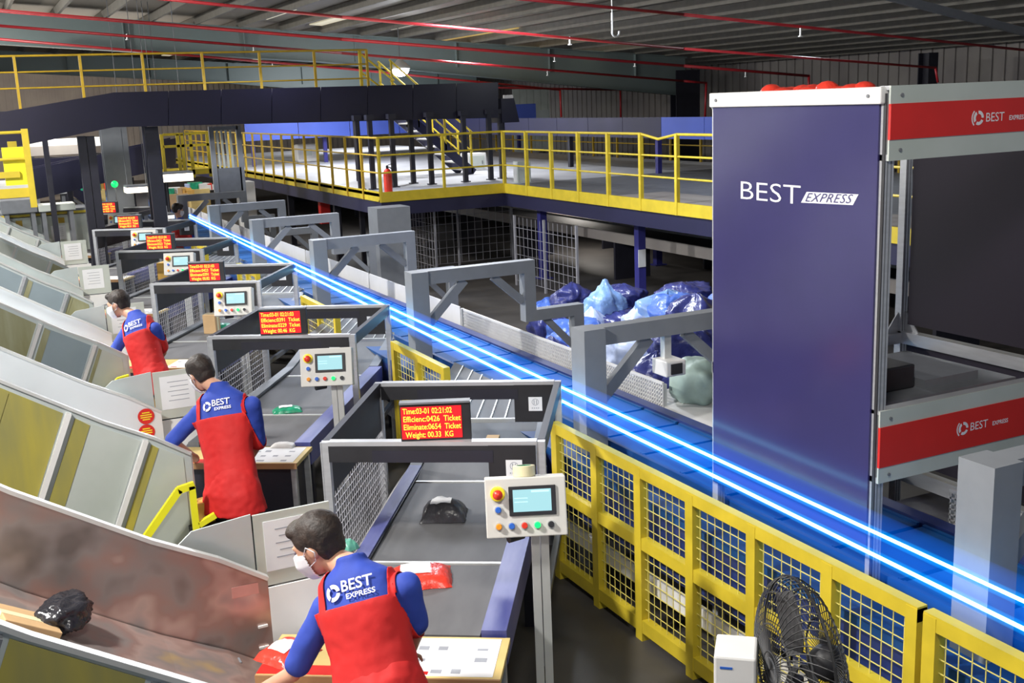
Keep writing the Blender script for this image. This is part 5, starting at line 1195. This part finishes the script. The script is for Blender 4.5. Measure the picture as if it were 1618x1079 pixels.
    secs = [(waist, lat*(0.146*wide+0.012), nb*0.112), (pel+up*0.06, lat*(0.158*wide+0.034), nb*0.148), (pel, hipside*(0.163*wide+0.042), hipfw*-0.160), (pel-Vector((0, 0, skirt*0.5)), hipside*(0.175*wide+0.042), hipfw*-0.170), (pel-Vector((0, 0, skirt)), hipside*(0.190*wide+0.045), hipfw*-0.178)]
    sk.loft(secs, 28); voxel(sk, 0.012, 'apron_skirt', 'vest', vest, 2, 0.010)
    # collar
    # hair --------------------------------------------------------------------------------
    hr = MB(); hr.ball(hp_(0, -0.022, 0.048), (0.088*hs, 0.104*hs, 0.092*hs), 18, A)
    hr.loft([(hp_(0, -0.045, 0.04), s*0.083*hs, f*0.068*hs), (hp_(0, -0.052, -0.02), s*0.076*hs, f*0.055*hs), (hp_(0, -0.055, -0.055), s*0.058*hs, f*0.036*hs)], 18)
    hr.ball(hp_(0, 0.045, 0.092), (0.066*hs, 0.052*hs, 0.034*hs), 12, A)
    voxel(hr, 0.008, 'hair', 'hair', root, 2, 0.006)
    # mask -----------------------------------------------------------------------------------
    mk = MB(); mk.loft([(hp_(0, 0.030, -0.005), s*0.070*hs, f*0.082*hs), (hp_(0, 0.034, -0.045), s*0.068*hs, f*0.090*hs), (hp_(0, 0.036, -0.085), s*0.055*hs, f*0.070*hs), (hp_(0, 0.038, -0.112), s*0.034*hs, f*0.046*hs)], 20)
    mo = voxel(mk, 0.006, 'mask_solid', 'mask', root, 3)
    pol = region(mo, 'face_mask', 'mask', root, lambda c, n: (c-H).dot(f) > 0.030*hs, 0.0)
    bpy.data.objects.remove(mo)
    for q in (-1, 1):
        MB().path([hp_(q*0.066, 0.045, -0.015), hp_(q*0.083, 0.0, 0.028), hp_(q*0.084, -0.028, 0.0), hp_(q*0.074, -0.010, -0.036), hp_(q*0.060, 0.050, -0.060)], 0.0022, 6).build('ear_loop', 'mask', pol)
    for q in (-1, 1):
        e_ = MB(); e_.ball(hp_(q*0.029, 0.086, 0.010), (0.013*hs, 0.006*hs, 0.006*hs), 8, A); e_.build('eye', 'ink_dark', root, smooth=True)
    # lettering on the back: ring with house mark, BEST, EXPRESS ------------------------------
    if logo:
        xl = lat if lat.cross(up).dot(nb) > 0 else -lat; c0 = pel+up*(spine.length*(top+0.115))+xl*ldx
        src = [shirt]
        rg = []; fs = []
        def ringpart(cx, cy, ro, ri, a0, a1, n):
            b = len(rg)
            for j in range(n+1):
                t = a0+(a1-a0)*j/n; rg.append(Vector((cx+ro*math.cos(t), cy+ro*math.sin(t), 0))); rg.append(Vector((cx+ri*math.cos(t), cy+ri*math.sin(t), 0)))
            for j in range(n): fs.append((b+2*j, b+2*j+2, b+2*j+3, b+2*j+1))
        R0 = 0.036; x0 = -0.090
        for j in range(3): ringpart(x0, -0.002, R0, R0*0.52, j*2*PI/3+0.15, j*2*PI/3+1.95, 7)
        b = len(rg); rg += [Vector((x0-0.010, -0.012, 0)), Vector((x0+0.010, -0.012, 0)), Vector((x0, 0.012, 0))]
        project_text(src, (rg, fs), 1, c0, xl, up, nb, 'round_mark', 'white_letter', shirt)
        project_text(src, 'BEST', 0.066, c0+xl*(-0.050)-up*0.006, xl, up, nb, 'lettering', 'white_letter', shirt, bold=0.0008, xscale=0.98)
        project_text(src, 'EXPRESS', 0.031, c0+xl*(-0.030)-up*0.040, xl, up, nb, 'lettering', 'white_letter', shirt, bold=0.0006, xscale=1.08)
    return root
def W(px, py, d): return pD(px, py, d)
cr_ = Vector((math.cos(YAW), -math.sin(YAW), 0)); cf_ = Vector((math.sin(YAW), math.cos(YAW), 0)); Z3 = Vector((0, 0, 1))
def dirv(r_, f_, u_): return (cr_*r_+cf_*f_+Z3*u_).normalized()
def legs(J, px_=0.0):
    p = J['pelvis']; sd = (J['shR']-J['shL']); sd.z = 0; sd.normalize(); fw = Z3.cross(sd)
    for n_, q in (('L', -1), ('R', 1)):
        J['foot'+n_] = Vector((p.x, p.y, 0))+sd*0.13*q-fw*0.02; J['knee'+n_] = Vector((p.x, p.y, 0.49))+sd*0.11*q+fw*0.04
    return J
# nearest worker
J = dict(pelvis=W(603, 1100, 4.72), neck=W(556, 890, 4.84), head=W(503, 862, 4.92), shL=W(516, 958, 4.86), shR=W(641, 925, 4.76), elL=W(463, 1064, 4.92), wrL=W(408, 1092, 5.02), elR=W(659, 992, 4.84), wrR=W(646, 1035, 5.05))
person('nearest worker in a red apron and blue shirt, leaning left with head bowed', legs(J), dirv(-0.93, 0.30, -0.42), dirv(-0.38, 0.10, 0.95), dirv(0.10, -1, 0.25), hs=1.15, shrt=0.86, skirt=0.35, ldx=0.035, wide=1.08)
# second worker
J = dict(pelvis=W(368, 775, 8.15), neck=W(347, 611, 8.25), head=W(318, 591, 8.32), shL=W(314, 652, 8.25), shR=W(398, 638, 8.15), elL=W(272, 697, 8.30), wrL=W(300, 716, 8.62), elR=W(408, 700, 8.30), wrR=W(385, 740, 8.55))
person('second worker in a red apron, reaching left into the second chute', legs(J), dirv(-0.62, 0.72, -0.42), dirv(-0.25, 0.1, 0.95), dirv(0.05, -1, 0.2), hs=1.10, shrt=0.95, skirt=0.15, ldx=0.035, wide=1.08)
# third worker
J = dict(pelvis=W(242, 600, 11.35), neck=W(213, 497, 11.45), head=W(187, 481, 11.5), shL=W(200, 524, 11.5), shR=W(245, 518, 11.35), elL=W(178, 560, 11.5), wrL=W(170, 586, 11.7), elR=W(258, 556, 11.55), wrR=W(245, 580, 11.8))
person('third worker in a red apron and white mask, turned left beside the olive chute', legs(J), dirv(-0.95, 0.12, -0.25), dirv(-0.2, 0.1, 0.97), dirv(0.15, -1, 0.2), hs=1.12, shrt=0.8, skirt=0.12, ldx=0.04)
# far worker
J = dict(pelvis=W(289, 397, 22.3), neck=W(285, 347, 22.3), head=W(281, 332, 22.3), shL=W(271, 355, 22.3), shR=W(301, 355, 22.3), elL=W(268, 375, 22.4), wrL=W(275, 388, 22.7), elR=W(304, 375, 22.4), wrR=W(296, 388, 22.7))
J['pelvis'].z = 0.92
person('far worker with dark hair and red apron beyond the farthest stations', legs(J), dirv(0.75, 0.5, -0.2), dirv(0, 0.0, 1), dirv(0, -1, 0.1), hs=1.05, shrt=0.9, skirt=0.3, logo=False)
